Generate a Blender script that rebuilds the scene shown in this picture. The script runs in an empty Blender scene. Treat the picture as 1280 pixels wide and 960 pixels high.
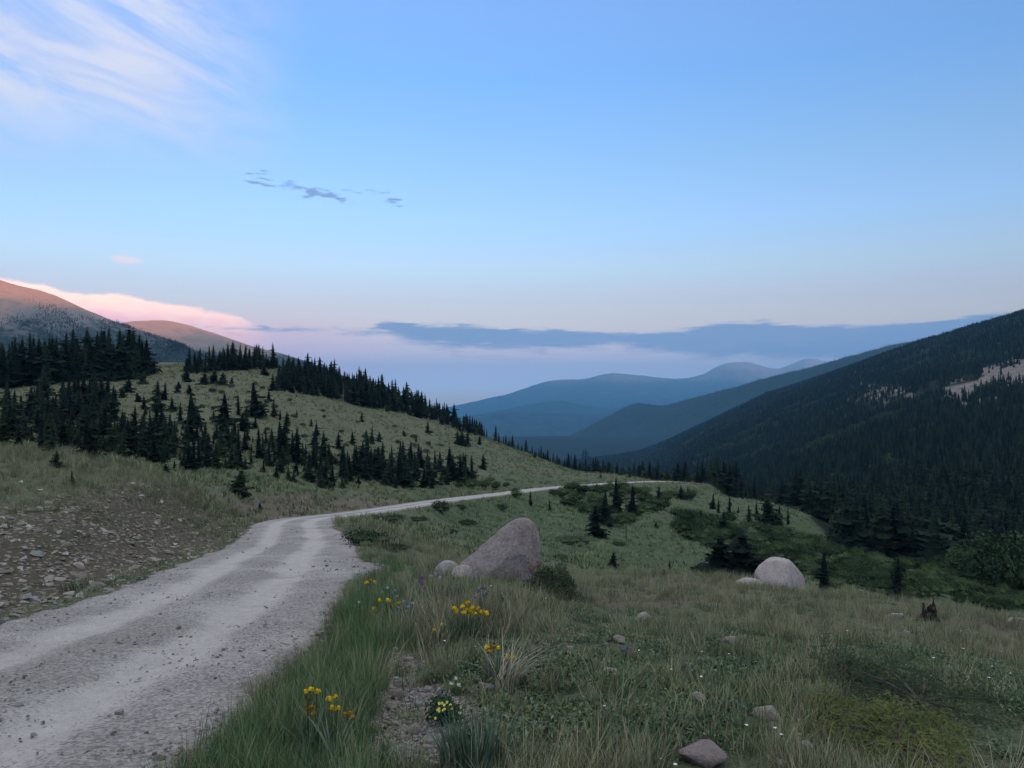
import bpy, bmesh, math, random
import numpy as np
from mathutils import Vector

random.seed(7)
RNG = np.random.default_rng(11)
SC = bpy.context.scene
COL = SC.collection
PI = math.pi

# ------------------------------------------------------------------ camera
FPX, W0, H0, HORIZON = 985.0, 1280.0, 960.0, 500.0
PITCH = math.atan((HORIZON - H0 / 2) / FPX)
cam_d = bpy.data.cameras.new('camera')
cam = bpy.data.objects.new('camera', cam_d)
COL.objects.link(cam)
cam_d.sensor_width = 36.0
cam_d.lens = FPX / W0 * 36.0
cam_d.clip_start = 0.05
cam_d.clip_end = 90000.0
cam.location = (0, 0, 0)
cam.rotation_euler = (PI / 2 + PITCH, 0, 0)
SC.camera = cam

# ------------------------------------------------------------------ light
SUN_AZ, SUN_EL = math.radians(158), math.radians(2.2)      # azimuth clockwise from +Y (behind the camera)
SUN_DIR = Vector((math.sin(SUN_AZ) * math.cos(SUN_EL), math.cos(SUN_AZ) * math.cos(SUN_EL), math.sin(SUN_EL)))
sun_d = bpy.data.lights.new('sun', 'SUN')
sun_d.energy = 5.0
sun_d.angle = math.radians(0.53)
sun_d.color = (1.0, 0.44, 0.34)
sun = bpy.data.objects.new('sun', sun_d)
sun.rotation_euler = SUN_DIR.to_track_quat('Z', 'Y').to_euler()
COL.objects.link(sun)

SC.view_settings.view_transform = 'Standard'
SC.view_settings.look = 'None'
SC.view_settings.gamma = 1.0
SC.view_settings.exposure = 1.9
SC.view_settings.use_curve_mapping = False
SC.cycles.max_bounces = 3
SC.cycles.diffuse_bounces = 2
SC.cycles.volume_bounces = 0
SC.cycles.transparent_max_bounces = 8


# ---- tiny expression builder for node trees
class N:
    """a float socket of a node tree that can be added, multiplied ..."""
    def __init__(s, nt, sock): s.nt, s.s = nt, sock
    def op(s, o, *a):
        n = s.nt.nodes.new('ShaderNodeMath'); n.operation = o
        for i, v in enumerate((s,) + a):
            if isinstance(v, N): s.nt.links.new(v.s, n.inputs[i])
            else: n.inputs[i].default_value = v
        return N(s.nt, n.outputs[0])
    def __add__(s, o): return s.op('ADD', o)
    def __sub__(s, o): return s.op('SUBTRACT', o)
    def __mul__(s, o): return s.op('MULTIPLY', o)
    def __truediv__(s, o): return s.op('DIVIDE', o)
    __radd__ = __add__
    __rmul__ = __mul__
    def rsub(s, v): return (s * -1.0) + v
    def sstep(s, lo, hi, a=0.0, b=1.0):
        n = s.nt.nodes.new('ShaderNodeMapRange'); n.interpolation_type = 'SMOOTHSTEP'
        s.nt.links.new(s.s, n.inputs[0])
        for i, v in zip((1, 2, 3, 4), (lo, hi, a, b)): n.inputs[i].default_value = v
        return N(s.nt, n.outputs[0])
    def ramp(s, pts, color=False):
        n = s.nt.nodes.new('ShaderNodeValToRGB'); s.nt.links.new(s.s, n.inputs[0])
        r = n.color_ramp
        while len(r.elements) < len(pts): r.elements.new(0.5)
        for e, (p, c) in zip(r.elements, pts):
            e.position = p
            e.color = (c, c, c, 1) if not isinstance(c, (tuple, list)) else (*c[:3], 1)
        return N(s.nt, n.outputs[0])


def vec(nt, x, y, z):
    n = nt.nodes.new('ShaderNodeCombineXYZ')
    for i, v in enumerate((x, y, z)):
        if isinstance(v, N): nt.links.new(v.s, n.inputs[i])
        else: n.inputs[i].default_value = v
    return N(nt, n.outputs[0])


def noise(nt, vector, scale=1.0, detail=4.0, rough=0.55, dist=0.0):
    n = nt.nodes.new('ShaderNodeTexNoise')
    if vector is not None: nt.links.new(vector.s, n.inputs['Vector'])
    n.inputs['Scale'].default_value = scale
    n.inputs['Detail'].default_value = detail
    n.inputs['Roughness'].default_value = rough
    n.inputs['Distortion'].default_value = dist
    return N(nt, n.outputs['Fac'])


def voronoi(nt, vector, scale, out='Distance', feature='F1', rand=1.0):
    n = nt.nodes.new('ShaderNodeTexVoronoi'); n.feature = feature
    if vector is not None: nt.links.new(vector.s, n.inputs['Vector'])
    n.inputs['Scale'].default_value = scale
    n.inputs['Randomness'].default_value = rand
    return N(nt, n.outputs[out])


def cmix(nt, fac, a, b, mode='MIX'):
    n = nt.nodes.new('ShaderNodeMix'); n.data_type = 'RGBA'; n.blend_type = mode
    for i, v in ((0, fac), (6, a), (7, b)):
        if isinstance(v, N): nt.links.new(v.s, n.inputs[i])
        elif i == 0: n.inputs[0].default_value = v
        else: n.inputs[i].default_value = (*v[:3], 1)
    return N(nt, n.outputs[2])


# ------------------------------------------------------------------ sky
world = bpy.data.worlds.new('World')
SC.world = world
world.use_nodes = True
world.cycles.sampling_method = 'MANUAL'
world.cycles.sample_map_resolution = 512
wt = world.node_tree
wt.nodes.clear()
sky = wt.nodes.new('ShaderNodeTexSky')
sky.sky_type = 'NISHITA'
sky.sun_disc = False
sky.sun_elevation = SUN_EL
sky.sun_rotation = SUN_AZ
sky.altitude = 3200
sky.air_density = 1.0
sky.dust_density = 0.4
sky.ozone_density = 1.6
tc = wt.nodes.new('ShaderNodeTexCoord')
sp = wt.nodes.new('ShaderNodeSeparateXYZ')
wt.links.new(tc.outputs['Generated'], sp.inputs[0])
dx, dy, dz = (N(wt, sp.outputs[i]) for i in range(3))
hz = (dx * dx + dy * dy).op('SQRT').op('MAXIMUM', 0.001)
el = dz / hz                                   # tangent of the elevation
az = dx.op('ARCTAN2', dy)                      # 0 straight ahead, positive to the right
base = N(wt, sky.outputs[0])
EXPO = SC.view_settings.exposure
SKY_STRENGTH = 0.15


def px_az(px): return math.atan((px - W0 / 2) / FPX)


def px_el(px, py):
    cx, cy = (px - W0 / 2) / FPX, (H0 / 2 - py) / FPX
    yy = math.cos(PITCH) - cy * math.sin(PITCH)
    return (math.sin(PITCH) + cy * math.cos(PITCH)) / math.hypot(cx, yy)


def lin(c):
    return tuple(((v / 255) / 12.92 if v / 255 < .04045 else ((v / 255 + .055) / 1.055) ** 2.4) for v in c)


def sky_col(c, gain=1.0):
    return tuple(v * gain / (SKY_STRENGTH * 2 ** EXPO) for v in lin(c))


# evening tint of the clear sky: a factor that depends on the elevation only, the same all round
GRADE = [(-0.05, (0.626, 0.852, 3.05)), (0.0132, (0.626, 0.852, 3.05)), (0.0427, (0.676, 0.559, 1.128)), (0.0625, (0.896, 0.557, 0.77)), (0.0916, (1.097, 0.623, 0.55)), (0.1272, (1.09, 0.667, 0.62)), (0.168, (1.11, 0.831, 0.781)), (0.2263, (1.029, 0.909, 1.0)), (0.3063, (0.944, 0.925, 1.021)), (0.4103, (0.824, 0.944, 1.181)), (0.5023, (0.991, 1.011, 1.272)), (1.2, (0.991, 1.011, 1.272))]
ZENITH_FILL, ZENITH_FILL_GAIN, BANK = (233, 231, 225), 1.68, (118, 152, 202)  # first two: bright overhead sky, added out of view to light the ground
CSEED, SSEED, DSEED = 13.0, 8.1, 53.0
e01 = ((el + .05) / 1.25).op('MINIMUM', 1.0).op('MAXIMUM', 0.0)
grade = e01.ramp([((a + .05) / 1.25, tuple(v / 6.0 for v in c)) for a, c in GRADE])
g6 = wt.nodes.new('ShaderNodeVectorMath'); g6.operation = 'SCALE'; g6.inputs['Scale'].default_value = 6.0
wt.links.new(grade.s, g6.inputs[0])
anti = (dx * -math.sin(SUN_AZ) - dy * math.cos(SUN_AZ)).sstep(-.3, .35)
base = cmix(wt, anti, base, cmix(wt, 1.0, base, N(wt, g6.outputs[0]), 'MULTIPLY'))


def curve(pts):
    """elevation as a function of the azimuth through (px, py) points"""
    lo, hi = px_az(pts[0][0]), px_az(pts[-1][0])
    t = ((az - lo) / (hi - lo)).op('MINIMUM', 1.0).op('MAXIMUM', 0.0)
    return t.ramp([((px_az(p[0]) - lo) / (hi - lo), px_el(*p)) for p in pts])


def snoise(kx, ky, seed, detail=5, rough=.55, dist=0.0, shear=0.0):
    return noise(wt, vec(wt, az * kx, (el + az * shear) * ky, seed), 1.0, detail, rough, dist)


# high thin cirrus: drawn out along the wind on the left, plus an added bright fill overhead
streak = snoise(5.5, 17, CSEED, 5, .60, .7, .28)
veil = snoise(3.0, 6.0, 11.0, 1, .5)
left = az.sstep(px_az(400), px_az(150))
cirrus = (streak + veil * .25)  .sstep(.46, .80) * left * el.sstep(px_el(200, 235), px_el(200, 120))
veilm = (veil.sstep(.25, .70) * left * el.sstep(px_el(200, 310), px_el(200, 150)) * .60).op('MAXIMUM', el.sstep(.52, 1.0, 0, .80))  # the all-round overhead part is the added fill
base = cmix(wt, veilm, base, cmix(wt, el.sstep(.5, .9), sky_col((196, 208, 250)), sky_col(ZENITH_FILL, ZENITH_FILL_GAIN)))
base = cmix(wt, cirrus * .92, base, sky_col((236, 238, 255)))

# small grey shreds and two rosy wisps
sh = snoise(30, 120, SSEED, 3, .55)
sa, se = az - px_az(395), el - px_el(395, 238)
sq = (sa / .125).op('POWER', 2.0) + ((se + sa * .11) / .016).op('POWER', 2.0)
base = cmix(wt, (sh - sq * .16).sstep(.47, .60, 0, .85), base, sky_col((132, 164, 212)))
wq_ = ((az - px_az(157)) / .019).op('POWER', 2.0) + ((el - px_el(157, 324.5)) / .0045 + (sh - .5) * 2).op('POWER', 2.0)
base = cmix(wt, wq_.sstep(1.3, .1, 0, .8), base, sky_col((246, 224, 228), 1.35))

# sunlit bank above the mountains
topC = curve([(-500, 250), (-200, 305), (0, 346), (55, 354), (78, 363), (134, 364), (175, 371), (250, 385), (300, 394), (318, 404), (345, 424)])
nC = snoise(30, 80, 31.0, 4, .62) - .5
hC = topC - el + nC * .016
bank = hC.sstep(-.001, .006) * az.sstep(px_az(352), px_az(285)) * hC.sstep(.085, .03)
colC = cmix(wt, (hC * 18 + nC * .9).sstep(.05, .95), sky_col((255, 208, 178), 2.4), sky_col((248, 158, 152), 2.2))
base = cmix(wt, bank * .97, base, colC)
glow = az.sstep(px_az(560), px_az(330)) * el.sstep(px_el(350, 370), px_el(350, 425)) * el.sstep(px_el(350, 510), px_el(350, 450))
base = cmix(wt, glow * .50, base, sky_col((252, 186, 204), 1.3))

# blue-grey bank across the valley mouth
topD = curve([(455, 410), (475, 402), (520, 404), (600, 407), (690, 410), (740, 415), (800, 416), (850, 411), (900, 403), (955, 401), (1000, 405), (1100, 405), (1180, 399), (1240, 391), (1500, 380)])
botD = curve([(455, 410), (480, 414), (530, 428), (610, 433), (700, 433), (770, 430), (840, 440), (960, 446), (1100, 450), (1300, 450), (1500, 440)])
nD = snoise(18, 150, DSEED, 5, .66, .6) - .5
up = topD - el + nD * .022
dn = el - botD + nD * .040
bandm = up.sstep(-.001, .005) * dn.sstep(-.010, .006)
base = cmix(wt, bandm * .9, base, sky_col(BANK))
lowp = nD.sstep(-.02, .12) * el.sstep(px_el(700, 458), px_el(700, 444)) * el.sstep(px_el(700, 414), px_el(700, 430)) * az.sstep(px_az(420), px_az(540)) * az.sstep(px_az(1150), px_az(950))
base = cmix(wt, lowp * (bandm * .9).rsub(1.0) * .7, base, sky_col((232, 200, 214), 1.2))
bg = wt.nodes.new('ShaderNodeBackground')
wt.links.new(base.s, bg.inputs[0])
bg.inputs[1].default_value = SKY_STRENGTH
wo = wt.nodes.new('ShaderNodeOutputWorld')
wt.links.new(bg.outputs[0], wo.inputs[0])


# ================================================================== helpers
def tag(o, label=None, cat=None, group=None, kind=None):
    if label: o['label'] = label
    if cat: o['category'] = cat
    if group: o['group'] = group
    if kind: o['kind'] = kind
    return o


def mesh_np(name, V, F, mats=(), smooth=True, attrs=None, midx=None):
    """mesh from an (n,3) array and an (m,3|4) face array (or a list of such arrays)"""
    Fs = F if isinstance(F, list) else [F]
    me = bpy.data.meshes.new(name)
    me.vertices.add(len(V)); me.vertices.foreach_set('co', np.asarray(V, np.float32).ravel())
    tot = np.concatenate([np.full(len(f), f.shape[1], np.int32) for f in Fs if len(f)])
    idx = np.concatenate([np.asarray(f, np.int32).ravel() for f in Fs if len(f)])
    me.loops.add(len(idx)); me.loops.foreach_set('vertex_index', idx)
    me.polygons.add(len(tot))
    me.polygons.foreach_set('loop_start', np.concatenate([[0], np.cumsum(tot)[:-1]]).astype(np.int32))
    me.polygons.foreach_set('loop_total', tot)
    me.polygons.foreach_set('use_smooth', np.full(len(tot), smooth))
    for m in mats: me.materials.append(m)
    if midx is not None: me.polygons.foreach_set('material_index', np.asarray(midx, np.int32))
    for k, a in (attrs or {}).items():
        at = me.attributes.new(k, 'FLOAT_COLOR', 'POINT')
        at.data.foreach_set('color', np.asarray(a, np.float32).ravel())
    me.update(); me.validate()
    return me


def add(name, me, parent=None, loc=(0, 0, 0), rot=(0, 0, 0), scale=1.0):
    o = bpy.data.objects.new(name, me)
    COL.objects.link(o)
    o.location = loc; o.rotation_euler = rot
    o.scale = scale if hasattr(scale, '__len__') else (scale,) * 3
    if parent is not None: o.parent = parent
    return o


def _h(ix, iy, seed):
    n = (ix * 374761393 + iy * 668265263 + seed * 974634777) & 0x7fffffff
    n = ((n ^ (n >> 13)) * 1274126177) & 0x7fffffff
    return ((n ^ (n >> 16)) & 0xffffff) / float(0xffffff) * 2 - 1


def vnoise(x, y, seed=0):
    x = np.asarray(x, float); y = np.asarray(y, float)
    fx, fy = np.floor(x), np.floor(y)
    ix, iy = fx.astype(np.int64), fy.astype(np.int64)
    tx, ty = x - fx, y - fy
    sx = tx * tx * tx * (tx * (tx * 6 - 15) + 10); sy = ty * ty * ty * (ty * (ty * 6 - 15) + 10)
    a, b = _h(ix, iy, seed), _h(ix + 1, iy, seed)
    c, d = _h(ix, iy + 1, seed), _h(ix + 1, iy + 1, seed)
    return (a + (b - a) * sx) * (1 - sy) + (c + (d - c) * sx) * sy


def fbm(x, y, octs=4, seed=0, gain=0.5):
    v = 0; a = 1.0; n = 0
    for i in range(octs):
        v = v + a * vnoise(x * 2 ** i + 17.3 * i, y * 2 ** i - 9.1 * i, seed + i); n += a; a *= gain
    return v / n


def sstep(a, b, x):
    t = np.clip((x - a) / (b - a), 0, 1)
    return t * t * (3 - 2 * t)


def ray(px, py):
    """tan of azimuth (x per unit depth) and tan of elevation (z per unit depth) of a pixel"""
    cx, cy = (np.asarray(px, float) - W0 / 2) / FPX, (H0 / 2 - np.asarray(py, float)) / FPX
    yy = math.cos(PITCH) - cy * math.sin(PITCH)
    return cx / yy, (math.sin(PITCH) + cy * math.cos(PITCH)) / yy


# ================================================================== terrain heights
# survey of the valley: columns by bearing, rows by distance ahead, entries by the sight line that grazes the ground there
ROWS = [3, 6, 10, 15, 22, 32, 45, 65, 95, 140, 200, 250, 300, 450, 720, 1250, 2250, 4100, 5800]
COLS = {
    -420: [1200, 890, 770, 690, 610, 566, 545, 540, 540, 525, 495, 472, 450, 430, 430, 450, 490, 520, 540],
    -200: [1210, 900, 790, 720, 630, 578, 552, 548, 545, 528, 500, 480, 462, 446, 445, 460, 500, 530, 545],
    0:    [1215, 905, 815, 735, 645, 586, 556, 560, 556, 538, 508, 487, 470, 454, 452, 470, 510, 540, 550],
    160:  [1215, 905, 795, 728, 668, 612, 583, 586, 576, 548, 508, 487, 470, 456, 462, 490, 525, 550, 560],
    320:  [1212, 902, 788, 732, 692, 664, 642, 618, 592, 562, 524, 497, 474, 456, 478, 520, 550, 565, 570],
    480:  [1170, 890, 786, 736, 706, 686, 669, 653, 637, 612, 577, 549, 526, 492, 515, 560, 575, 578, 578],
    640:  [1160, 887, 781, 736, 722, 727, 722, 704, 672, 641, 607, 593, 581, 562, 612, 610, 598, 584, 578],
    800:  [1165, 880, 800, 764, 742, 729, 718, 724, 702, 664, 630, 612, 598, 622, 636, 618, 598, 566, 575],
    880:  [1165, 882, 803, 769, 746, 733, 724, 736, 718, 680, 644, 622, 612, 636, 628, 594, 548, 530, 548],
    960:  [1165, 884, 806, 774, 751, 738, 731, 745, 732, 692, 646, 628, 650, 648, 618, 566, 508, 492, 520],
    1120: [1170, 890, 818, 792, 770, 753, 770, 768, 746, 716, 692, 677, 662, 620, 562, 496, 442, 450, 480],
    1280: [1180, 902, 842, 812, 784, 778, 800, 802, 776, 746, 716, 692, 668, 608, 526, 448, 392, 420, 450],
    1500: [1190, 915, 862, 840, 822, 815, 822, 820, 790, 752, 712, 680, 650, 578, 486, 400, 335, 370, 400],
}
_cp = np.array(sorted(COLS))
_cu = (_cp - W0 / 2) / FPX
_ly = np.log(np.array(ROWS) + 1.0)
_Q = np.zeros((len(_cp), len(ROWS)))
for _i, _c in enumerate(_cp):
    _z = ray(_c, np.array(COLS[_c]))[1] * np.array(ROWS)
    _Q[_i] = (_z + 1.7) / np.array(ROWS)


def _cr(grid, n):
    """Catmull-Rom helper: index, fraction -> weights on 4 neighbours (clamped)"""
    i = np.clip(np.floor(grid).astype(int), 0, n - 2); t = np.clip(grid - i, 0, 1)
    w = [-.5 * t + t * t - .5 * t ** 3, 1 - 2.5 * t * t + 1.5 * t ** 3, .5 * t + 2 * t * t - 1.5 * t ** 3, -.5 * t * t + .5 * t ** 3]
    return [np.clip(i + k, 0, n - 1) for k in (-1, 0, 1, 2)], w


def base_z(x, y):
    x = np.asarray(x, float); y = np.asarray(y, float)
    r = np.hypot(x, y) + 1e-6
    th = np.arctan2(x, y)
    thc = np.clip(th, -0.80, 0.71)
    u, Y = np.tan(thc), r * np.cos(thc)
    gi = np.interp(u, _cu, np.arange(len(_cu)))
    gj = np.interp(np.log(Y + 1), _ly, np.arange(len(_ly)))
    I, wi = _cr(gi, len(_cu)); J, wj = _cr(gj, len(_ly))
    q = 0
    for a, wa in zip(I, wi):
        for b, wb in zip(J, wj):
            q = q + wa * wb * _Q[a, b]
    z = -1.7 + q * Y
    # behind the camera both sides run into the pass
    back = sstep(1.0, 2.6, np.abs(th))
    zb = -1.7 + 0.10 * np.minimum(r, 600) + 0.02 * np.maximum(r - 600, 0)
    z = z * (1 - back) + zb * back
    # ripples whose size follows the distance
    for k, L in enumerate((0.45, 1.1, 2.6, 6.5, 16, 40, 100, 260)):
        amp = (0.021 if L > 3 else .034) * L
        w = sstep(2.2, 6.0, r / L)
        z = z + amp * w * vnoise(x / L + 3.1 * k, y / L - 7.7 * k, 40 + k)
    return z


# road centre line: x, depth, height
ROADP = np.array([(-4.45, -30, -0.2), (-4.4, -8, -0.9), (-4.42, 0, -1.8), (-4.55, 5, -2.4), (-4.95, 11, -3.12), (-5.85, 17, -3.86), (-6.9, 22, -4.46), (-8.2, 29, -5.3), (-10.6, 38, -6.35),
                  (-13.0, 47, -7.3), (-14.6, 58, -8.65), (-15.0, 72, -10.4), (-13.9, 95, -12.9), (-10.3, 125, -15.8), (-1.0, 165, -19.4), (7.2, 190, -21.3), (19.5, 225, -24.3), (39.5, 265, -27.6), (62, 300, -31), (95, 350, -38)])


def _resample(P, n):
    t = np.concatenate([[0], np.cumsum(np.linalg.norm(np.diff(P, axis=0), axis=1))])
    tt = np.linspace(0, t[-1], n)
    g = np.interp(tt, t, np.arange(len(t)))
    I, w = _cr(g, len(P))
    return sum(wk[:, None] * P[i] for i, wk in zip(I, w))


RC = _resample(ROADP, 900)
_RT = np.gradient(RC[:, :2], axis=0)
_RT /= np.linalg.norm(_RT, axis=1)[:, None]
ROAD_S = np.concatenate([[0], np.cumsum(np.linalg.norm(np.diff(RC[:, :2], axis=0), axis=1))])
_dep = RC[:, 1]
ROAD_HW = np.interp(_dep, [0, 10, 20, 40, 60, 120, 300], [2.35, 2.35, 2.25, 2.2, 2.3, 2.4, 2.4])
# the pull-out on the outside of the bend
ROAD_OUT = 0.75 * np.exp(-((_dep - 18.6) / 1.7) ** 2) + 0.3 * np.exp(-((_dep - 24) / 6.0) ** 2)


def road_rel(x, y):
    """signed offset from the centre line (right positive), index of the nearest sample"""
    x = np.asarray(x, float).ravel(); y = np.asarray(y, float).ravel()
    d = np.full(len(x), 1e3); k = np.zeros(len(x), int)
    sel = np.where((y > -35) & (y < 360) & (x > -45) & (x < 125))[0]
    for c in range(0, len(sel), 20000):
        s = sel[c:c + 20000]
        dd = (x[s][:, None] - RC[None, ::3, 0]) ** 2 + (y[s][:, None] - RC[None, ::3, 1]) ** 2
        kk = np.argmin(dd, 1) * 3
        for _ in range(2):
            px_, py_ = x[s] - RC[kk, 0], y[s] - RC[kk, 1]
            kk = np.clip(kk + np.round((px_ * _RT[kk, 0] + py_ * _RT[kk, 1]) / (ROAD_S[-1] / 899)).astype(int), 0, 899)
        px_, py_ = x[s] - RC[kk, 0], y[s] - RC[kk, 1]
        d[s] = px_ * _RT[kk, 1] - py_ * _RT[kk, 0]
        far = np.hypot(px_, py_)
        d[s] = np.where(np.abs(d[s]) > 0.5 * far, np.sign(d[s] + 1e-9) * far, np.where(far > 3, far, d[s]))
        k[s] = kk
    return d, k


def road_edge(d, k):
    return np.where(d > 0, ROAD_HW[k] + ROAD_OUT[k], ROAD_HW[k])


def height(x, y, sink=False):
    sh = np.shape(x)
    x = np.asarray(x, float).ravel(); y = np.asarray(y, float).ravel()
    z = base_z(x, y)
    d, k = road_rel(x, y)
    e = road_edge(d, k)
    a = np.abs(d)
    zr = RC[k, 2] - 0.02 * a
    wide = np.where(d > 0, 2.2 + 0.02 * _dep[k], 2.6 + 0.05 * np.clip(_dep[k], 0, 60))
    w = sstep(0, 1, (a - e - 0.05) / wide)
    z = np.where(a < 200, zr * (1 - w) + z * w, z)
    if sink:
        z = z - np.where(a < 200, 0.16 * sstep(e + 0.05, e - 0.45, a) + 0.25 * sstep(e - .4, e - .8, a) * sstep(40, 120, _dep[k]), 0)
    return z.reshape(sh)


def hit(px, py, far=5500.0, n=540):
    """first ground point on the sight line of a pixel -> (m,3); nan when it meets only sky"""
    px = np.atleast_1d(np.asarray(px, float)); py = np.atleast_1d(np.asarray(py, float))
    u, s = ray(px, py)
    Y = np.exp(np.linspace(math.log(2.2), math.log(far), n))
    D = height(u[:, None] * Y[None], np.broadcast_to(Y[None], (len(px), n))) - s[:, None] * Y[None]
    up = D > 0
    first = np.argmax(up, 1)
    out = np.full((len(px), 3), np.nan)
    ok = up.any(1) & (first > 0)
    f = first[ok]; r_ = np.where(ok)[0]
    d0, d1 = D[r_, f - 1], D[r_, f]
    t = d0 / (d0 - d1 + 1e-12)
    yy = Y[f - 1] + (Y[f] - Y[f - 1]) * t
    out[r_] = np.stack([u[r_] * yy, yy, height(u[r_] * yy, yy)], 1)
    return out


def inpoly(x, y, P):
    P = np.asarray(P, float); x = np.asarray(x); y = np.asarray(y)
    c = np.zeros(x.shape, bool); j = len(P) - 1
    for i in range(len(P)):
        xi, yi, xj, yj = *P[i], *P[j]
        c ^= ((yi > y) != (yj > y)) & (x < (xj - xi) * (y - yi) / (yj - yi + 1e-12) + xi)
        j = i
    return c


def project(x, y, z):
    c, s = math.cos(PITCH), math.sin(PITCH)
    dep = y * c + z * s; up = -y * s + z * c
    dep = np.where(np.abs(dep) < 1e-6, 1e-6, dep)
    return W0 / 2 + FPX * x / dep, H0 / 2 - FPX * up / dep


def ground_poly(pix):
    return hit([p[0] for p in pix], [p[1] for p in pix])[:, :2]


GRAVEL = ground_poly([(450, 958), (462, 905), (478, 862), (486, 815), (505, 808), (523, 822), (552, 850), (585, 868), (600, 890), (560, 925), (545, 958)])
SCREE = np.array([(1172, 502), (1190, 488), (1222, 470), (1290, 438), (1290, 474), (1230, 490), (1198, 504)])
SCREE2 = np.array([(1060, 500), (1085, 484), (1150, 486), (1160, 500), (1120, 508), (1080, 508)])


# ================================================================== materials
def new_mat(name, rough=0.9, spec=0.2):
    m = bpy.data.materials.new(name); m.use_nodes = True
    nt = m.node_tree; b = nt.nodes['Principled BSDF']
    b.inputs['Roughness'].default_value = rough
    b.inputs['Specular IOR Level'].default_value = spec
    return m, nt, b


def geo_pos(nt):
    g = nt.nodes.new('ShaderNodeNewGeometry'); return N(nt, g.outputs['Position'])


def obj_pos(nt):
    g = nt.nodes.new('ShaderNodeTexCoord'); return N(nt, g.outputs['Object'])


def rnd(nt):
    g = nt.nodes.new('ShaderNodeObjectInfo'); return N(nt, g.outputs['Random'])


def attr(nt, name):
    n = nt.nodes.new('ShaderNodeAttribute'); n.attribute_name = name
    s = nt.nodes.new('ShaderNodeSeparateColor'); nt.links.new(n.outputs['Color'], s.inputs[0])
    return [N(nt, s.outputs[i]) for i in range(3)] + [N(nt, n.outputs['Alpha'])]


def bump(nt, b, h, strength=0.5, dist=0.05):
    n = nt.nodes.new('ShaderNodeBump')
    n.inputs['Strength'].default_value = strength; n.inputs['Distance'].default_value = dist
    nt.links.new(h.s, n.inputs['Height']); nt.links.new(n.outputs[0], b.inputs['Normal'])


def setc(nt, b, c): nt.links.new(c.s, b.inputs['Base Color'])


def ground_mat():
    m, nt, b = new_mat('ground', 1.0, 0.1)
    P = geo_pos(nt)
    rub, grav, forest, scree = attr(nt, 'zone')
    dry, lush, bare, _ = attr(nt, 'cover')
    n_big = noise(nt, P, 0.035, 5, 0.6)
    n_mid = noise(nt, P, 0.4, 6, 0.65)
    n_fin = noise(nt, P, 7.0, 6, 0.7)
    n_vf = noise(nt, P, 40.0, 4, 0.7)
    green = cmix(nt, n_mid.sstep(.35, .65), (.078, .122, .062), (.138, .184, .094))
    tan = cmix(nt, n_fin.sstep(.35, .68), (.145, .152, .090), (.255, .250, .160))
    mixf = (n_big * 1.3 + n_fin * .7 + n_mid * .6 + dry * .9 - lush * .9).sstep(1.12, 1.85)
    c = cmix(nt, mixf, green, tan)
    c = cmix(nt, n_vf.sstep(.40, .58, 0, .72), c, (.030, .036, .020))                  # shade between blades, painted as dark flecks
    soil = cmix(nt, n_fin.sstep(.3, .7), (.100, .080, .062), (.215, .175, .140))
    c = cmix(nt, (bare * 1.0 + n_mid * .5 - .25).sstep(.25, .8), c, soil)
    stones = voronoi(nt, P, 5.5)
    rc = voronoi(nt, P, 5.5, 'Color')
    rubc = cmix(nt, stones.sstep(.10, .42), cmix(nt, rc.op('FRACT'), (.25, .21, .16), (.38, .33, .265)), (.100, .084, .062))
    rubc = cmix(nt, n_mid.sstep(.50, .70, 0, .6), rubc, (.080, .084, .050))
    c = cmix(nt, rub, c, rubc)
    gv = voronoi(nt, P, 38.0, 'Color')
    gvd = voronoi(nt, P, 38.0)
    grc = cmix(nt, gv.op('FRACT'), (.28, .245, .215), (.50, .455, .41))
    grc = cmix(nt, gvd.sstep(.3, .65), grc, (.14, .115, .095))
    c = cmix(nt, grav, c, grc)
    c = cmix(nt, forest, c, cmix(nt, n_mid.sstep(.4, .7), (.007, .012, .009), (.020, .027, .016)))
    c = cmix(nt, scree, c, cmix(nt, noise(nt, P, .12, 6, .7).sstep(.35, .65), (.10, .09, .085), (.26, .225, .21)))
    setc(nt, b, c)
    h = n_fin * .6 + n_vf * .25 + n_mid * .8 - stones * rub * 1.2 - gvd * grav * .25
    bump(nt, b, h, .8, .12)
    return m


def road_mat():
    m, nt, b = new_mat('gravel_road', .95, .15)
    P = geo_pos(nt)
    lane, edge, wet, _ = attr(nt, 'lane')
    n1 = noise(nt, P, .45, 5, .62); n2 = noise(nt, P, 4.0, 6, .7); n3 = noise(nt, P, 26.0, 5, .7)
    v = voronoi(nt, P, 34.0); vc = voronoi(nt, P, 34.0, 'Color')
    v2 = voronoi(nt, P, 11.0); vc2 = voronoi(nt, P, 11.0, 'Color')
    dust = cmix(nt, n2.sstep(.3, .7), (.50, .455, .43), (.61, .565, .535))
    peb = cmix(nt, vc.op('FRACT'), (.16, .145, .135), (.52, .485, .46))
    loose = (n1 * 1.1 + n2 * .5 - lane * .55 + n3 * .25)
    c = cmix(nt, (loose - v * .35).sstep(.42, .80), dust, peb)
    c = cmix(nt, ((v2 * -1.0 + .23) * 8 + (loose - .8) * 2).sstep(0, 1, 0, .85), c, cmix(nt, vc2.op('FRACT'), (.14, .125, .115), (.33, .31, .29)))
    c = cmix(nt, n1.sstep(.52, .74, 0, .42), c, (.33, .29, .26))
    c = cmix(nt, (n3 - v * .2).sstep(.46, .60, 0, .60), c, (.22, .20, .185))
    c = cmix(nt, edge, c, cmix(nt, n2.sstep(.35, .65), (.15, .125, .095), (.30, .26, .22)))
    setc(nt, b, c)
    bump(nt, b, n3 * .7 + n2 * .8 - v * .5 - v2 * .45, .9, .06)
    return m


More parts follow.
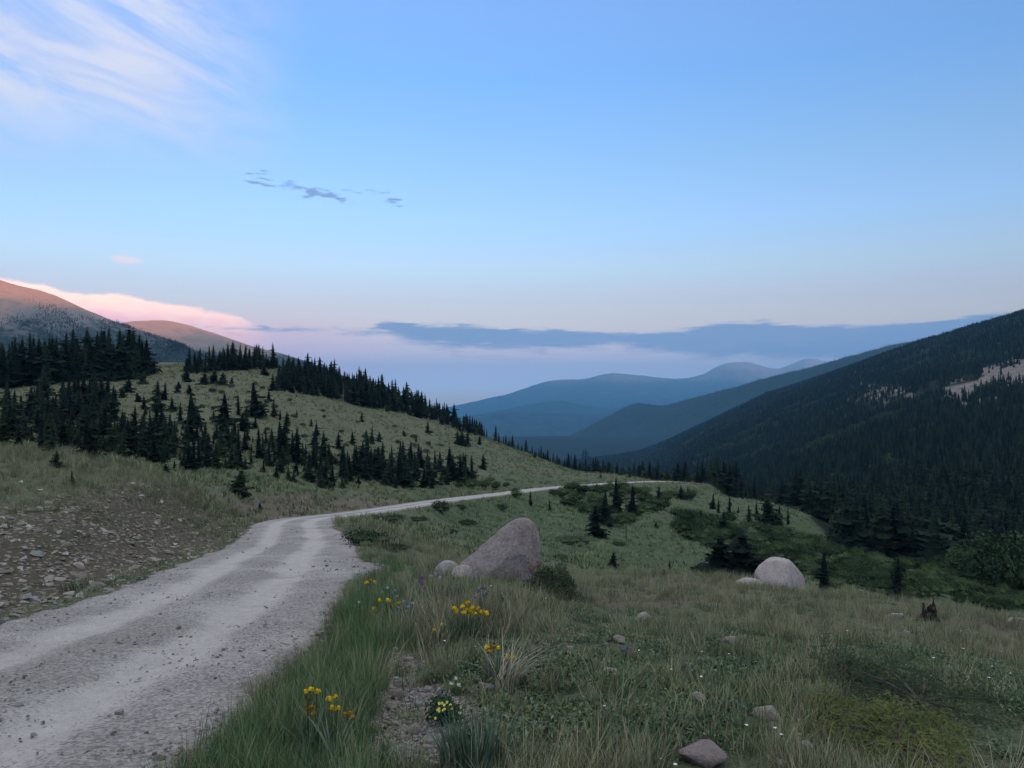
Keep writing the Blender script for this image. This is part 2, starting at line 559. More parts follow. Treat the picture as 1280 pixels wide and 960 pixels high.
def mountain_mat(name, rock, tundra, wood, tree_z, band, sc, tundra_glow_z=-1e4):
    m, nt, b = new_mat(name, 1.0, .05)
    P = geo_pos(nt)
    s = nt.nodes.new('ShaderNodeSeparateXYZ'); nt.links.new(P.s, s.inputs[0])
    z = N(nt, s.outputs[2])
    n1 = noise(nt, P, sc, 6, .65); n2 = noise(nt, P, sc * 9, 6, .75)
    top = cmix(nt, ((z - tundra_glow_z) / 110 + n1 * 4 - 2 + n2 * 2 - 1).sstep(-.6, .6), rock, tundra)  # warmer tone with height; on the alpine slopes it paints the evening glow
    top = cmix(nt, n2.sstep(.5, .7, 0, .5), top, tuple(v * .6 for v in rock))
    low = cmix(nt, n2.sstep(.35, .65), tuple(v * .6 for v in wood), tuple(v * 1.5 for v in wood))
    t = ((z - tree_z) / band + n1 * 3.0 - 1.5 + n2 * 2.2 - 1.1).sstep(-.5, .5)
    setc(nt, b, cmix(nt, t, low, top))
    return m


M_GROUND, M_ROAD = ground_mat(), road_mat()


# ================================================================== ground sheet
def polar_sheet():
    th = np.concatenate([np.linspace(-PI, -.70, 90, endpoint=False), np.linspace(-.70, .70, 820, endpoint=False), np.linspace(.70, PI, 90, endpoint=False)])
    r = np.concatenate([np.exp(np.linspace(math.log(.9), math.log(6500), 430)), [7500, 9000, 11500, 15000, 24000, 35500]])
    T, R = np.meshgrid(th, r, indexing='ij')
    X, Y = R * np.sin(T), R * np.cos(T)
    Z = height(X, Y, sink=True)
    # far ground: the valley keeps falling to the plain
    fz = -330 + 30 * fbm(X / 2500, Y / 2500, 3, 5) - 400 * sstep(6000, 16000, R)
    w = sstep(4600, 7500, R)
    Z = Z * (1 - w) + fz * w
    nt_, nr = T.shape
    V = np.stack([X, Y, Z], -1).reshape(-1, 3)
    V = np.concatenate([V, [[0, 0, height(np.array([0.]), np.array([0.]))[0]]]])
    i, j = np.meshgrid(np.arange(nt_), np.arange(nr - 1), indexing='ij')
    i2 = (i + 1) % nt_
    Q = np.stack([i * nr + j, i * nr + j + 1, i2 * nr + j + 1, i2 * nr + j], -1).reshape(-1, 4)
    c = len(V) - 1
    T3 = np.stack([np.full(nt_, c), np.arange(nt_) * nr, ((np.arange(nt_) + 1) % nt_) * nr], -1)
    return V, [Q, T3]


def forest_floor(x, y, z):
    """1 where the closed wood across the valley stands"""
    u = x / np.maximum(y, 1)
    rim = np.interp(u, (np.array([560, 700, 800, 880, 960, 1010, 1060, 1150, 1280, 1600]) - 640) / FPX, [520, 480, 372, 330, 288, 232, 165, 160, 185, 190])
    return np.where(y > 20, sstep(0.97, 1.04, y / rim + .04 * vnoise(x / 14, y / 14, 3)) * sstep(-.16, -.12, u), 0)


V, F = polar_sheet()
d_, k_ = road_rel(V[:, 0], V[:, 1])
e_ = road_edge(d_, k_)
left = (d_ < 0) & (np.abs(d_) < 100)
dd = np.abs(d_) - e_
dep = V[:, 1]
nn = fbm(V[:, 0] / 1.7, V[:, 1] / 1.7, 4, 21)
nb = fbm(V[:, 0] / 9, V[:, 1] / 9, 4, 22)
rubw = np.interp(dep, [-20, 5, 12, 22, 34, 48, 60], [5.5, 6.0, 5.6, 5.0, 4.4, 3.2, 2.2])
rub = np.where(left, sstep(.05, .9, dd + nn * .6) * sstep(rubw + 1.2, rubw - .8, dd + nn * 1.6) * sstep(66, 50, dep) * sstep(-25, -5, dep), 0)
grv = np.where(inpoly(V[:, 0] + nn * .25, V[:, 1] + nn * .25, GRAVEL), 1.0, 0.0)
fl = forest_floor(V[:, 0], V[:, 1], V[:, 2])
ppx, ppy = project(V[:, 0], V[:, 1], V[:, 2])
sc_n = fbm(V[:, 0] / 30, V[:, 1] / 30, 4, 8)
ons = (V[:, 1] > 500) & (fl > .5)
scr = np.where(ons & (inpoly(ppx + sc_n * 30, ppy + sc_n * 12, SCREE)), 1.0, 0.0)
scr = np.maximum(scr, np.where(ons & inpoly(ppx + sc_n * 40, ppy + sc_n * 14, SCREE2), .8 * sstep(-.1, .3, sc_n), 0))
right_near = (V[:, 1] < 60) & (V[:, 0] > -1)
dryv = np.clip(.35 + .5 * nb + np.where(right_near, .35 * sstep(9, 26, dep), 0) + np.where(left & (dep < 60), .25, 0) + .25 * sstep(180, 300, dep) + .30 * sstep(90, 150, dep) * sstep(20, -40, V[:, 0]), 0, 1)
lush = np.clip(.40 * sstep(60, 110, dep) * sstep(480, 380, dep) * sstep(-60, 10, V[:, 0]) + np.where((d_ > 0) & (dd < 1.8) & (dep < 24), sstep(1.8, .6, dd), 0) + sstep(60, 90, dep) * sstep(190, 140, dep) * .55 * sstep(-.15, .0, V[:, 0] / np.maximum(dep, 1)) + np.where(right_near & (dep < 10), .35, 0), 0, 1)
bare = np.clip(np.where(left & (dep > 40) & (dep < 200), sstep(.1, .5, dd) * sstep(6, 3.0, dd + nn) * .9, 0)
               + np.where(right_near, (.45 + .45 * sstep(8, 20, dep)) * sstep(-.10, .30, fbm(V[:, 0] / 2.2, V[:, 1] / 2.2, 4, 31)), 0)
               + np.where((d_ > 0) & (dd < .5), sstep(.5, .1, dd + nn * .3), 0), 0, 1)
one = np.ones(len(V))
gm = mesh_np('ground', V, F, [M_GROUND], True, {'zone': np.stack([rub, grv, fl * (1 - scr), scr], 1), 'cover': np.stack([dryv, lush, bare, one], 1)})
tag(add('ground', gm), 'rolling mountain valley ground of grass, rubble and forest floor', kind='structure')

# ================================================================== road strip
def road_mesh():
    s = ROAD_S
    i0 = int(np.argmax(_dep > -9)); ks = [i0]
    while ks[-1] < 899:
        dk = _dep[int(ks[-1])]
        step = 0.09 if dk < 22 else (0.25 if dk < 50 else .6)
        ks.append(ks[-1] + step / (s[-1] / 899))
    ks = np.clip(np.array(ks), 0, 898.999)
    k0 = ks.astype(int); t = (ks - k0)[:, None]
    C = RC[k0] * (1 - t) + RC[k0 + 1] * t
    T = _RT[k0] * (1 - t) + _RT[k0 + 1] * t
    hw = ROAD_HW[k0]; ro = ROAD_OUT[k0]
    n = 61
    w = np.linspace(-1, 1, n)
    en = fbm(np.arange(len(ks)) * .18, np.arange(len(ks)) * 0 + 3.3, 4, 60) * .28
    en2 = fbm(np.arange(len(ks)) * .18, np.arange(len(ks)) * 0 + 31.3, 4, 61) * .30
    off = np.where(w[None] < 0, w[None] * (hw + .08 + en)[:, None], w[None] * (hw + ro + .08 + en2)[:, None])
    X = C[:, 0][:, None] + T[:, 1][:, None] * off
    Y = C[:, 1][:, None] - T[:, 0][:, None] * off
    a = np.abs(off)
    Z = C[:, 2][:, None] - .02 * a
    rut = np.exp(-((off - .95) / .33) ** 2) + np.exp(-((off + .85) / .33) ** 2)
    near = sstep(60, 30, C[:, 1])[:, None]
    Z = Z - .045 * rut * near + (.028 * fbm(X / .9, Y / .9, 4, 70) + .010 * vnoise(X / .12, Y / .12, 71) * sstep(25, 12, C[:, 1])[:, None]) * near
    Z = Z + .03
    edge = sstep(.86, 1.0, np.abs(w))[None] * np.ones_like(X)
    Z = Z - .16 * sstep(.93, 1.0, np.abs(w))[None]
    V = np.stack([X, Y, Z], -1).reshape(-1, 3)
    m_ = len(ks)
    i, j = np.meshgrid(np.arange(m_ - 1), np.arange(n - 1), indexing='ij')
    Q = np.stack([i * n + j, i * n + j + 1, (i + 1) * n + j + 1, (i + 1) * n + j], -1).reshape(-1, 4)
    lane = np.stack([rut.ravel(), (edge * .8).ravel(), edge.ravel(), np.ones(rut.size)], 1)
    return mesh_np('road', V, Q, [M_ROAD], True, {'lane': lane})


tag(add('road', road_mesh()), 'pale rutted gravel road curving down the valley', kind='structure')


# ================================================================== mountains
def ridge(name, crest, depth, mat, label, front=.45, back=.5, run=3000, nu=260, nv=70, rough=1.0, seed=1, lean=(0, 0)):
    """a mountain built along its crest: crest pixels as sight lines, depth (one or a list) ahead of the camera"""
    px = np.array([c[0] for c in crest], float); py = np.array([c[1] for c in crest], float)
    dp = np.full(len(px), depth, float) if np.isscalar(depth) else np.array(depth, float)
    g = np.linspace(0, len(px) - 1, nu)
    I, w = _cr(g, len(px))
    px, py, dp = (sum(wk * a[i] for i, wk in zip(I, w)) for a in (px, py, dp))
    u, s = ray(px, py)
    X0, Y0, Z0 = u * dp, dp, s * dp
    t = np.gradient(np.stack([X0, Y0], 1), axis=0); t /= np.linalg.norm(t, axis=1)[:, None]
    k = np.ones(15) / 15
    nx = np.convolve(np.pad(t[:, 1], 7, 'edge'), k, 'valid'); ny = np.convolve(np.pad(-t[:, 0], 7, 'edge'), k, 'valid')
    v = np.concatenate([-np.linspace(1, 0, nv // 3, endpoint=False) ** 1.5 * .5, np.linspace(0, 1, nv) ** 1.35]) * run
    U, Vv = np.meshgrid(np.arange(nu), v, indexing='ij')
    X = X0[:, None] + nx[:, None] * Vv + lean[0] * Vv; Y = Y0[:, None] + ny[:, None] * Vv + lean[1] * Vv
    a = np.abs(Vv)
    soft = np.sqrt(a * a + (run * .02) ** 2) - run * .02
    Z = Z0[:, None] - np.where(Vv > 0, front, back) * soft
    L = run * .35
    gul = fbm(X / L, Y / L, 5, seed) * L * .11 * rough + np.abs(fbm(X / (L * .35), Y / (L * .35), 4, seed + 9)) * L * -.06 * rough
    Z = Z + gul * sstep(0, run * .25, a) + fbm(X / (L * .12), Y / (L * .12), 3, seed + 5) * L * .006 * rough
    Z = np.maximum(Z, -832.0)
    P = np.stack([X, Y, Z], -1)
    n = P.shape[1]
    i, j = np.meshgrid(np.arange(nu - 1), np.arange(n - 1), indexing='ij')
    Q = np.stack([i * n + j, i * n + j + 1, (i + 1) * n + j + 1, (i + 1) * n + j], -1).reshape(-1, 4)
    o = add(name, mesh_np(name, P.reshape(-1, 3), Q, [mat], True))
    tag(o, label, kind='structure')
    return P


M_ALP = mountain_mat('alpine_slope', (.22, .205, .20), (.52, .29, .21), (.035, .045, .040), 250, 70, .004, 325)  # reddened tundra paints the pink crest light, greyer rock the shaded flank
M_ALP2 = mountain_mat('alpine_dome', (.26, .22, .20), (.50, .29, .215), (.05, .055, .045), 250, 60, .003, 330)  # tundra reddened here too, putting the pink light into the dome's top
M_WOOD = mountain_mat('wooded_slope', (.20, .19, .15), (.19, .19, .12), (.022, .032, .024), 560, 60, .003)
M_BLUE = mountain_mat('far_wooded_range', (.17, .15, .13), (.15, .14, .11), (.028, .036, .026), 750, 300, .0005)

P_L1 = ridge('mountain', [(-330, 238), (-200, 278), (-100, 312), (0, 350), (62, 367), (103, 385), (134, 398), (175, 414), (219, 428), (237, 437), (300, 462), (380, 490)], 3000, M_ALP,
             'big tundra-topped mountain at the left edge with pink evening light on its crest', front=.36, run=1500, seed=3, nu=420, nv=110, rough=.8)
ridge('mountain', [(60, 425), (120, 412), (159, 403), (190, 400.5), (216, 402), (250, 411), (281, 421), (316, 433), (369, 447), (430, 470), (500, 500)], 4300, M_ALP2,
      'smooth bare dome behind the left mountain, lit pink at the top', front=.30, run=1600, seed=14, rough=.5)
P_B = ridge('wooded_mountain', [(1420, 345), (1290, 385), (1220, 405), (1150, 424), (1100, 435), (1066, 445), (1037, 453), (980, 467), (934, 480), (880, 494), (834, 506.5), (815, 507), (799, 504.5), (786, 509), (774, 516), (740, 532), (702, 549), (660, 565), (600, 590)],
            [6200, 6400, 6600, 6800, 7000, 7200, 7400, 7800, 8200, 8700, 9200, 9400, 9600, 9800, 10000, 10400, 10900, 11400, 12000], M_WOOD,
            'blue-dark wooded ridge behind the near forest slope on the right', front=.32, run=3200, seed=23, nu=420, rough=1.3)
ridge('wooded_mountain', [(480, 540), (545, 527), (590, 519), (640, 515), (690, 516), (746, 518.5), (790, 528), (860, 548), (920, 575)], 17000, M_BLUE,
      'low hazy blue hill in the valley gap below the far range', front=.16, run=3200, seed=37, rough=1.2)
ridge('wooded_mountain', [(560, 530), (620, 514), (660, 506), (684, 502), (702, 501), (722, 505), (760, 511), (830, 520), (900, 530)], 22000, M_BLUE,
      'faint rounded blue hill in front of the far range', front=.16, run=4000, seed=41, rough=1.2)
ridge('mountain', [(430, 545), (520, 520), (570, 507), (605, 499), (640, 491), (668, 481), (691, 475.5), (730, 473.5), (750, 468.5), (768, 466.5), (800, 469), (834, 473), (859, 472.5), (880, 467), (897, 458), (912, 453.5), (931, 452.5), (948, 456),
                   (960, 460), (972, 461), (986, 456.5), (1004, 449), (1016, 448), (1032, 452), (1060, 460), (1120, 462), (1200, 455), (1300, 468), (1450, 480)], 32000, M_BLUE,
      'far pale blue range of rounded peaks on the horizon', front=.26, run=6500, seed=52, nu=420, rough=1.6)
# the divide behind the camera, which the sun has gone down behind
def divide():
    sx, sy = math.sin(SUN_AZ), math.cos(SUN_AZ)
    t = np.linspace(-16000, 16000, 360); v = np.linspace(-1, 1, 41)
    T, Vv = np.meshgrid(t, v, indexing='ij')
    D0 = 3600
    crest = 628 + 55 * fbm(t / 2600, t * 0 + .5, 4, 91) + 260 * sstep(5000, 9000, t) + 120 * sstep(-4000, -9000, t)
    X = sx * (D0 + Vv * 2200) - sy * T; Y = sy * (D0 + Vv * 2200) + sx * T
    Z = crest[:, None] - (crest[:, None] + 250) * np.abs(Vv) ** 1.15 + 60 * fbm(X / 700, Y / 700, 4, 92) * np.abs(Vv)
    n = len(v)
    i, j = np.meshgrid(np.arange(len(t) - 1), np.arange(n - 1), indexing='ij')
    Q = np.stack([i * n + j, i * n + j + 1, (i + 1) * n + j + 1, (i + 1) * n + j], -1).reshape(-1, 4)
    tag(add('mountain_divide', mesh_np('mountain_divide', np.stack([X, Y, Z], -1).reshape(-1, 3), Q, [M_ALP], True)), 'mountain divide behind the viewpoint that shades the valley', kind='structure')


divide()

# ================================================================== haze
def haze():
    m = bpy.data.materials.new('haze'); m.use_nodes = True
    nt = m.node_tree; nt.nodes.clear()
    o = nt.nodes.new('ShaderNodeOutputMaterial'); v = nt.nodes.new('ShaderNodeVolumePrincipled')
    v.inputs['Color'].default_value = (.21, .58, 1.0, 1)
    v.inputs['Density'].default_value = HAZE_DENSITY
    v.inputs['Anisotropy'].default_value = 0.0
    nt.links.new(v.outputs[0], o.inputs['Volume'])
    bm = bmesh.new(); bmesh.ops.create_cube(bm, size=1.0)
    me = bpy.data.meshes.new('haze'); bm.to_mesh(me); bm.free(); me.materials.append(m)
    top, bot = 1680.0, -834.0
    ob = add('haze', me, None, (0, 0, (top + bot) / 2), (0, 0, 0), (72000, 72000, top - bot))
    tag(ob, 'thin blue evening haze filling the valley', kind='stuff')


HAZE_DENSITY = 5.1e-5
haze()


# ================================================================== plant materials
def leaf_mat(name, dark, light, patch=.5, rough=.85, spec=.15, scale=3.0, hue=None):
    """foliage: two tones by clump and by plant"""
    m, nt, b = new_mat(name, rough, spec)
    P = obj_pos(nt)
    n = noise(nt, P, scale, 3, .6)
    r = rnd(nt)
    c = cmix(nt, (n * patch + r * (1 - patch)).sstep(.3, .7), dark, light)
    if hue: c = cmix(nt, r.sstep(.62, .95, 0, .75), c, hue)
    setc(nt, b, c)
    return m


M_NEEDLE = leaf_mat('spruce_needles', (.004, .012, .009), (.017, .033, .021), .45, scale=.35, hue=(.028, .045, .024))
M_BARK = leaf_mat('spruce_bark', (.05, .042, .036), (.10, .085, .072), .7, scale=2)
M_DEADWOOD = leaf_mat('weathered_wood', (.16, .145, .135), (.30, .28, .26), .7, scale=3)
M_WILLOW = leaf_mat('willow_leaves', (.028, .050, .024), (.064, .098, .044), .5, scale=.9, hue=(.075, .108, .040))
M_ASPEN = leaf_mat('aspen_leaves', (.026, .048, .026), (.058, .088, .042), .5, scale=.6)
M_JUNIPER = leaf_mat('juniper_needles', (.070, .095, .034), (.160, .175, .060), .7, scale=2.0)
M_DJUNIPER = leaf_mat('dark_shrub_leaves', (.032, .050, .030), (.070, .095, .052), .6, scale=1.5)
M_GRASS = leaf_mat('green_grass', (.060, .110, .048), (.195, .260, .128), .35, scale=2, hue=(.290, .280, .160))
M_LUSH = leaf_mat('verge_grass', (.052, .112, .048), (.130, .205, .092), .4, scale=2, hue=(.185, .215, .100))
M_DRY = leaf_mat('dry_grass', (.150, .135, .085), (.430, .375, .255), .4, scale=3, hue=(.180, .195, .110))
M_STRAW = leaf_mat('straw', (.42, .37, .27), (.62, .57, .45), .5, scale=6)
M_FORB = leaf_mat('broad_leaves', (.038, .075, .038), (.105, .160, .078), .5, scale=4, hue=(.15, .165, .07))
M_SAGE = leaf_mat('grey_green_leaves', (.100, .140, .100), (.190, .235, .170), .5, scale=6)
M_BLADE = leaf_mat('dark_blade_leaves', (.050, .092, .066), (.105, .160, .105), .6, scale=7)
M_YELLOW = leaf_mat('yellow_petals', (.55, .36, .015), (.78, .56, .03), .7, scale=30)
M_PALEYEL = leaf_mat('pale_yellow_petals', (.62, .58, .10), (.80, .76, .22), .7, scale=30)
M_RUST = leaf_mat('faded_flower', (.22, .12, .02), (.42, .25, .03), .7, scale=30)
M_PURPLE = leaf_mat('purple_petals', (.13, .07, .20), (.27, .16, .36), .7, scale=30)
M_BLUEF = leaf_mat('blue_petals', (.16, .18, .36), (.42, .46, .62), .7, scale=30)
M_WHITE = leaf_mat('white_petals', (.55, .55, .52), (.80, .80, .76), .7, scale=30)


# ================================================================== plant meshes
class MB:
    """collects triangles and quads with a material slot each"""
    def __init__(s): s.v, s.f, s.m = [], [], []
    def tri(s, a, b, c, m=0):
        n = len(s.v); s.v += [a, b, c]; s.f.append((n, n + 1, n + 2)); s.m.append(m)
    def quad(s, a, b, c, d, m=0):
        n = len(s.v); s.v += [a, b, c, d]; s.f.append((n, n + 1, n + 2, n + 3)); s.m.append(m)
    def tube(s, pts, rad, sides=5, m=0):
        n0 = len(s.v)
        for i, (p, r) in enumerate(zip(pts, rad)):
            p = Vector(p)
            d = (Vector(pts[min(i + 1, len(pts) - 1)]) - Vector(pts[max(i - 1, 0)])).normalized()
            a = d.orthogonal().normalized(); b_ = d.cross(a)
            for k in range(sides):
                t = 2 * PI * k / sides
                s.v.append(tuple(p + a * (math.cos(t) * r) + b_ * (math.sin(t) * r)))
        for i in range(len(pts) - 1):
            for k in range(sides):
                k2 = (k + 1) % sides
                s.f.append((n0 + i * sides + k, n0 + i * sides + k2, n0 + (i + 1) * sides + k2, n0 + (i + 1) * sides + k)); s.m.append(m)
    def blade(s, p, az_, h, lean, w, segs=3, m=0, curl=1.6):
        """one grass blade bending towards az_"""
        dx_, dy_ = math.sin(az_), math.cos(az_)
        tx, ty = dy_, -dx_
        prev = None
        for i in range(segs + 1):
            t = i / segs
            o = lean * h * t ** curl
            z = h * (t - .35 * (lean * t) ** 2 * t)
            ww = w * (1 - t ** 1.5) * .5
            c = (p[0] + dx_ * o, p[1] + dy_ * o, p[2] + z)
            a, b_ = (c[0] - tx * ww, c[1] - ty * ww, c[2]), (c[0] + tx * ww, c[1] + ty * ww, c[2])
            if prev:
                if i == segs: s.tri(prev[0], prev[1], c, m)
                else: s.quad(prev[0], prev[1], b_, a, m)
            prev = (a, b_)
    def mesh(s, name, mats, smooth=False):
        me = bpy.data.meshes.new(name)
        me.from_pydata([tuple(v) for v in s.v], [], s.f)
        for m in mats: me.materials.append(m)
        me.polygons.foreach_set('material_index', s.m)
        if smooth: me.polygons.foreach_set('use_smooth', [True] * len(s.f))
        me.update()
        return me


def spruce(seed, whorls=26, per=8, R=.17, fine=True, skirt=.05, ragged=.25, full=1.0):
    """crown and trunk of a spruce one unit tall"""
    r = random.Random(seed)
    c = MB()
    prof = [r.uniform(1 - ragged, 1 + ragged) for _ in range(whorls + 1)]
    ph, asym, gap_z, gap_a = r.random() * 6.28, r.uniform(.12, .32), r.uniform(.15, .6), r.random() * 6.28
    # dense core round the stem
    n = 7
    zs = [skirt + .03, .30, .60, .90]
    for i in range(3):
        for k in range(n):
            a0, a1 = 2 * PI * k / n, 2 * PI * (k + 1) / n
            r0, r1 = (R * .50 * (1 - z ** full) ** .9 + .003 for z in (zs[i], zs[i + 1]))
            c.quad((r0 * math.cos(a0), r0 * math.sin(a0), zs[i]), (r0 * math.cos(a1), r0 * math.sin(a1), zs[i]), (r1 * math.cos(a1), r1 * math.sin(a1), zs[i + 1]), (r1 * math.cos(a0), r1 * math.sin(a0), zs[i + 1]))
    for i in range(whorls):
        t = (i + r.random() * .6) / whorls
        z = skirt + (.985 - skirt) * t
        rad = (R * (1 - t ** full) ** .74 * prof[i] + .008) * (.62 + .38 * min(1, t * 5 + .15))
        nb = max(4, int(per * (1 - .45 * t)))
        a0 = r.random() * 6.28
        for b in range(nb):
            a = a0 + 2 * PI * b / nb + r.uniform(-.3, .3)
            L = rad * r.uniform(.6, 1.3) * (1 + asym * math.sin(a + ph + t * 3))
            if abs(t - gap_z) < .10 and math.cos(a - gap_a) > .2: L *= .45
            if r.random() < .05: L *= 1.22
            dr = L * r.uniform(.15, .55) * (1 - .5 * t)
            ca, sa = math.cos(a), math.sin(a)
            w = L * r.uniform(.26, .42) + .004
            zt = z - dr + L * .12
            B = (0, 0, z + L * .10)
            M1 = (ca * L * .5 - sa * w, sa * L * .5 + ca * w, z - dr * .75 - w * .35)
            M2 = (ca * L * .5 + sa * w, sa * L * .5 - ca * w, z - dr * .75 - w * .35)
            T = (ca * L, sa * L, zt)
            C = (ca * L * .55, sa * L * .55, z - dr * .35)
            c.tri(B, M1, C); c.tri(B, C, M2); c.tri(C, M1, T); c.tri(C, T, M2)
            if fine:
                for q in range(3):
                    s = r.uniform(.35, 1.0); sd = r.choice((-1, 1)); e = r.uniform(.25, .5) * L
                    p = (ca * L * s, sa * L * s, z - dr * s)
                    p2 = (p[0] + ca * e * .5 - sa * e * sd * .7, p[1] + sa * e * .5 + ca * e * sd * .7, p[2] - e * r.uniform(.1, .7))
                    p3 = (p[0] + ca * e * .6, p[1] + sa * e * .6, p[2] + e * .12)
                    c.tri(p, p2, p3)
    c.tri((-.006, 0, .93), (.006, 0, .93), (0, 0, 1.0)); c.tri((0, -.006, .93), (0, .006, .93), (0, 0, 1.0))
    tr = MB()
    tr.tube([(0, 0, -.03), (0, 0, .1), (0, 0, .5), (0, 0, .97)], [.020, .015, .009, .002], 6)
    return c, tr


def leafy(seed, n=700, R=(1, 1, .8), leaf=.07, lobes=7, low=.0, stems=6, flat=.0):
    """a rounded bush: leaf faces over lobes, with stems from the root"""
    r = random.Random(seed)
    L = []
    for _ in range(lobes):
        a, d = r.random() * 6.28, r.uniform(.15, .62)
        L.append((math.cos(a) * d * R[0], math.sin(a) * d * R[1], R[2] * r.uniform(.35, .62), r.uniform(.30, .48)))
    c = MB()
    for lx, ly, lz, lr in L:     # opaque hearts of the lobes
        for i in range(5):
            for k in range(2):
                a0, a1 = 6.28 * i / 5, 6.28 * (i + 1) / 5
                q = .62 * lr
                pole = (lx, ly, lz + (q if k else -q) * .9 * R[2])
                c.tri((lx + q * math.cos(a0) * R[0], ly + q * math.sin(a0) * R[1], lz), (lx + q * math.cos(a1) * R[0], ly + q * math.sin(a1) * R[1], lz), pole)
    for i in range(n):
        lx, ly, lz, lr = L[i % lobes]
        u, a = r.uniform(-.55, 1), r.random() * 6.28
        s = math.sqrt(max(0, 1 - u * u)); k = lr * r.uniform(.70, 1.12)
        p = Vector((lx + s * math.cos(a) * k * R[0], ly + s * math.sin(a) * k * R[1], max(low + .02, lz + u * k * R[2])))
        d = Vector((r.gauss(0, 1), r.gauss(0, 1), r.gauss(.3, 1))).normalized()
        e = d.orthogonal().normalized() * leaf * r.uniform(.3, .6); f = d * leaf * r.uniform(.7, 1.4)
        c.quad(p - e * .4, p + f * .5 - e, p + f, p + f * .5 + e)
    st = MB()
    for lx, ly, lz, lr in L[:stems]:
        st.tube([(lx * .12, ly * .12, -.05), (lx * .5, ly * .5, lz * .45), (lx, ly, lz)], [.022, .015, .006], 4)
    return c, st


def clump(seed, n, h, spread, w, lean, mats, heads=0, segs=3, hvar=.4):
    r = random.Random(seed); c = MB()
    for i in range(n):
        a, d = r.random() * 6.28, spread * math.sqrt(r.random())
        hh = h * r.uniform(1 - hvar, 1 + hvar * .6)
        c.blade((math.cos(a) * d, math.sin(a) * d, -.01), a * .5 + r.random() * 3.2 if r.random() < .4 else PI / 2 - a + r.uniform(-.7, .7), hh, r.uniform(.15, 1) * lean, w * r.uniform(.7, 1.3), segs, 0 if len(mats) == 1 or r.random() < .7 else 1)
    return c.mesh('grass_clump', mats)


def forb(seed, n, size, mats, tall=.5):
    """low broad-leaved rosette"""
    r = random.Random(seed); c = MB()
    for i in range(n):
        a = r.random() * 6.28; el_ = r.uniform(.1, 1.2) * tall
        L = size * r.uniform(.5, 1.1); w = L * r.uniform(.14, .26)
        d = Vector((math.cos(a) * math.cos(el_), math.sin(a) * math.cos(el_), math.sin(el_)))
        t = Vector((-math.sin(a), math.cos(a), 0)) * w
        b = Vector((r.gauss(0, .055), r.gauss(0, .055), r.uniform(0, size * .5)))
        m = 0 if len(mats) == 1 or r.random() < .75 else 1
        mid = b + d * L * .55 + Vector((0, 0, L * .05))
        c.quad(b, mid - t, b + d * L - Vector((0, 0, L * .15)), mid + t, m)
    return c.mesh('broad_leaf_clump', mats)


def rock_mesh(seed, mat, pts=15, flat=.62, name='stone'):
    """angular stone: hull of random points"""
    r = random.Random(seed)
    bm = bmesh.new()
    for _ in range(pts):
        d = Vector((r.gauss(0, 1), r.gauss(0, 1), r.gauss(0, 1))).normalized() * r.uniform(.75, 1.0)
        bm.verts.new((d.x * .55, d.y * .42, d.z * .42 * flat + .08))
    res = bmesh.ops.convex_hull(bm, input=bm.verts)
    bmesh.ops.delete(bm, geom=[g for g in res['geom_interior'] if isinstance(g, bmesh.types.BMVert)], context='VERTS')
    loose = [v for v in bm.verts if not v.link_faces]
    if loose: bmesh.ops.delete(bm, geom=loose, context='VERTS')
    me = bpy.data.meshes.new(name); bm.to_mesh(me); bm.free(); me.materials.append(mat)
    return me


def stone_mat(name, a, b, lichen=None, scale=6.0, speck=.35):
    m, nt, bs = new_mat(name, .92, .2)
    P = obj_pos(nt)
    n1 = noise(nt, P, scale, 5, .65); n2 = noise(nt, P, scale * (5 if lichen else 9), 5, .75); r = rnd(nt)
    c = cmix(nt, (n1 * .6 + r * .5).sstep(.3, .85), a, b)
    c = cmix(nt, n2.sstep(.52, .66, 0, speck), c, tuple(v * .35 for v in a))
    c = cmix(nt, n2.sstep(.40, .30, 0, speck), c, tuple(min(1, v * 1.5) for v in b))
    if lichen:
        n3 = noise(nt, P, scale * .45, 4, .7, .4)
        g = nt.nodes.new('ShaderNodeNewGeometry'); s = nt.nodes.new('ShaderNodeSeparateXYZ'); nt.links.new(P.s, s.inputs[0])
        right = N(nt, s.outputs[0])
        sp2 = noise(nt, P, scale * 5, 5, .75)
        c = cmix(nt, (n3 * .8 + right * .14 + (sp2 - .5) * 1.5).sstep(.50, .66, 0, .62), c, lichen)
        c = cmix(nt, (n3 * -.7 + sp2 * 1.3).sstep(.42, .58, 0, .45), c, (.45, .43, .43))
    hgt_ = n1 * .7 + n2 * .45
    if lichen:
        mp = nt.nodes.new('ShaderNodeMapping'); mp.inputs['Scale'].default_value = (3.2, 3.2, .5); nt.links.new(P.s, mp.inputs['Vector'])
        st_ = noise(nt, N(nt, mp.outputs[0]), 1.0, 5, .6)
        c = cmix(nt, st_.sstep(.50, .72, 0, .42), c, (.13, .115, .11))
        hgt_ = hgt_ + st_ * .5
    setc(nt, bs, c)
    bump(nt, bs, hgt_, .8, .12 if lichen else .06)
    return m


M_STONE = stone_mat('tan_stone', (.21, .18, .15), (.41, .365, .32), None, 3.0)
M_GREY = stone_mat('grey_stone', (.22, .22, .225), (.42, .41, .40), None, 3.0)
M_PALE = stone_mat('pale_stone', (.36, .32, .28), (.52, .48, .44), None, 3.0)
M_GRANITE = stone_mat('lichened_granite', (.21, .18, .175), (.43, .375, .36), (.32, .12, .08), 3.0, .8)
M_PINKGRAN = stone_mat('pinkish_granite', (.29, .24, .23), (.47, .40, .385), (.30, .20, .17), 2.6, .6)


# ================================================================== scattering (uncountable cover, one object each)
PROTO = bpy.data.collections.new('cover_sources')


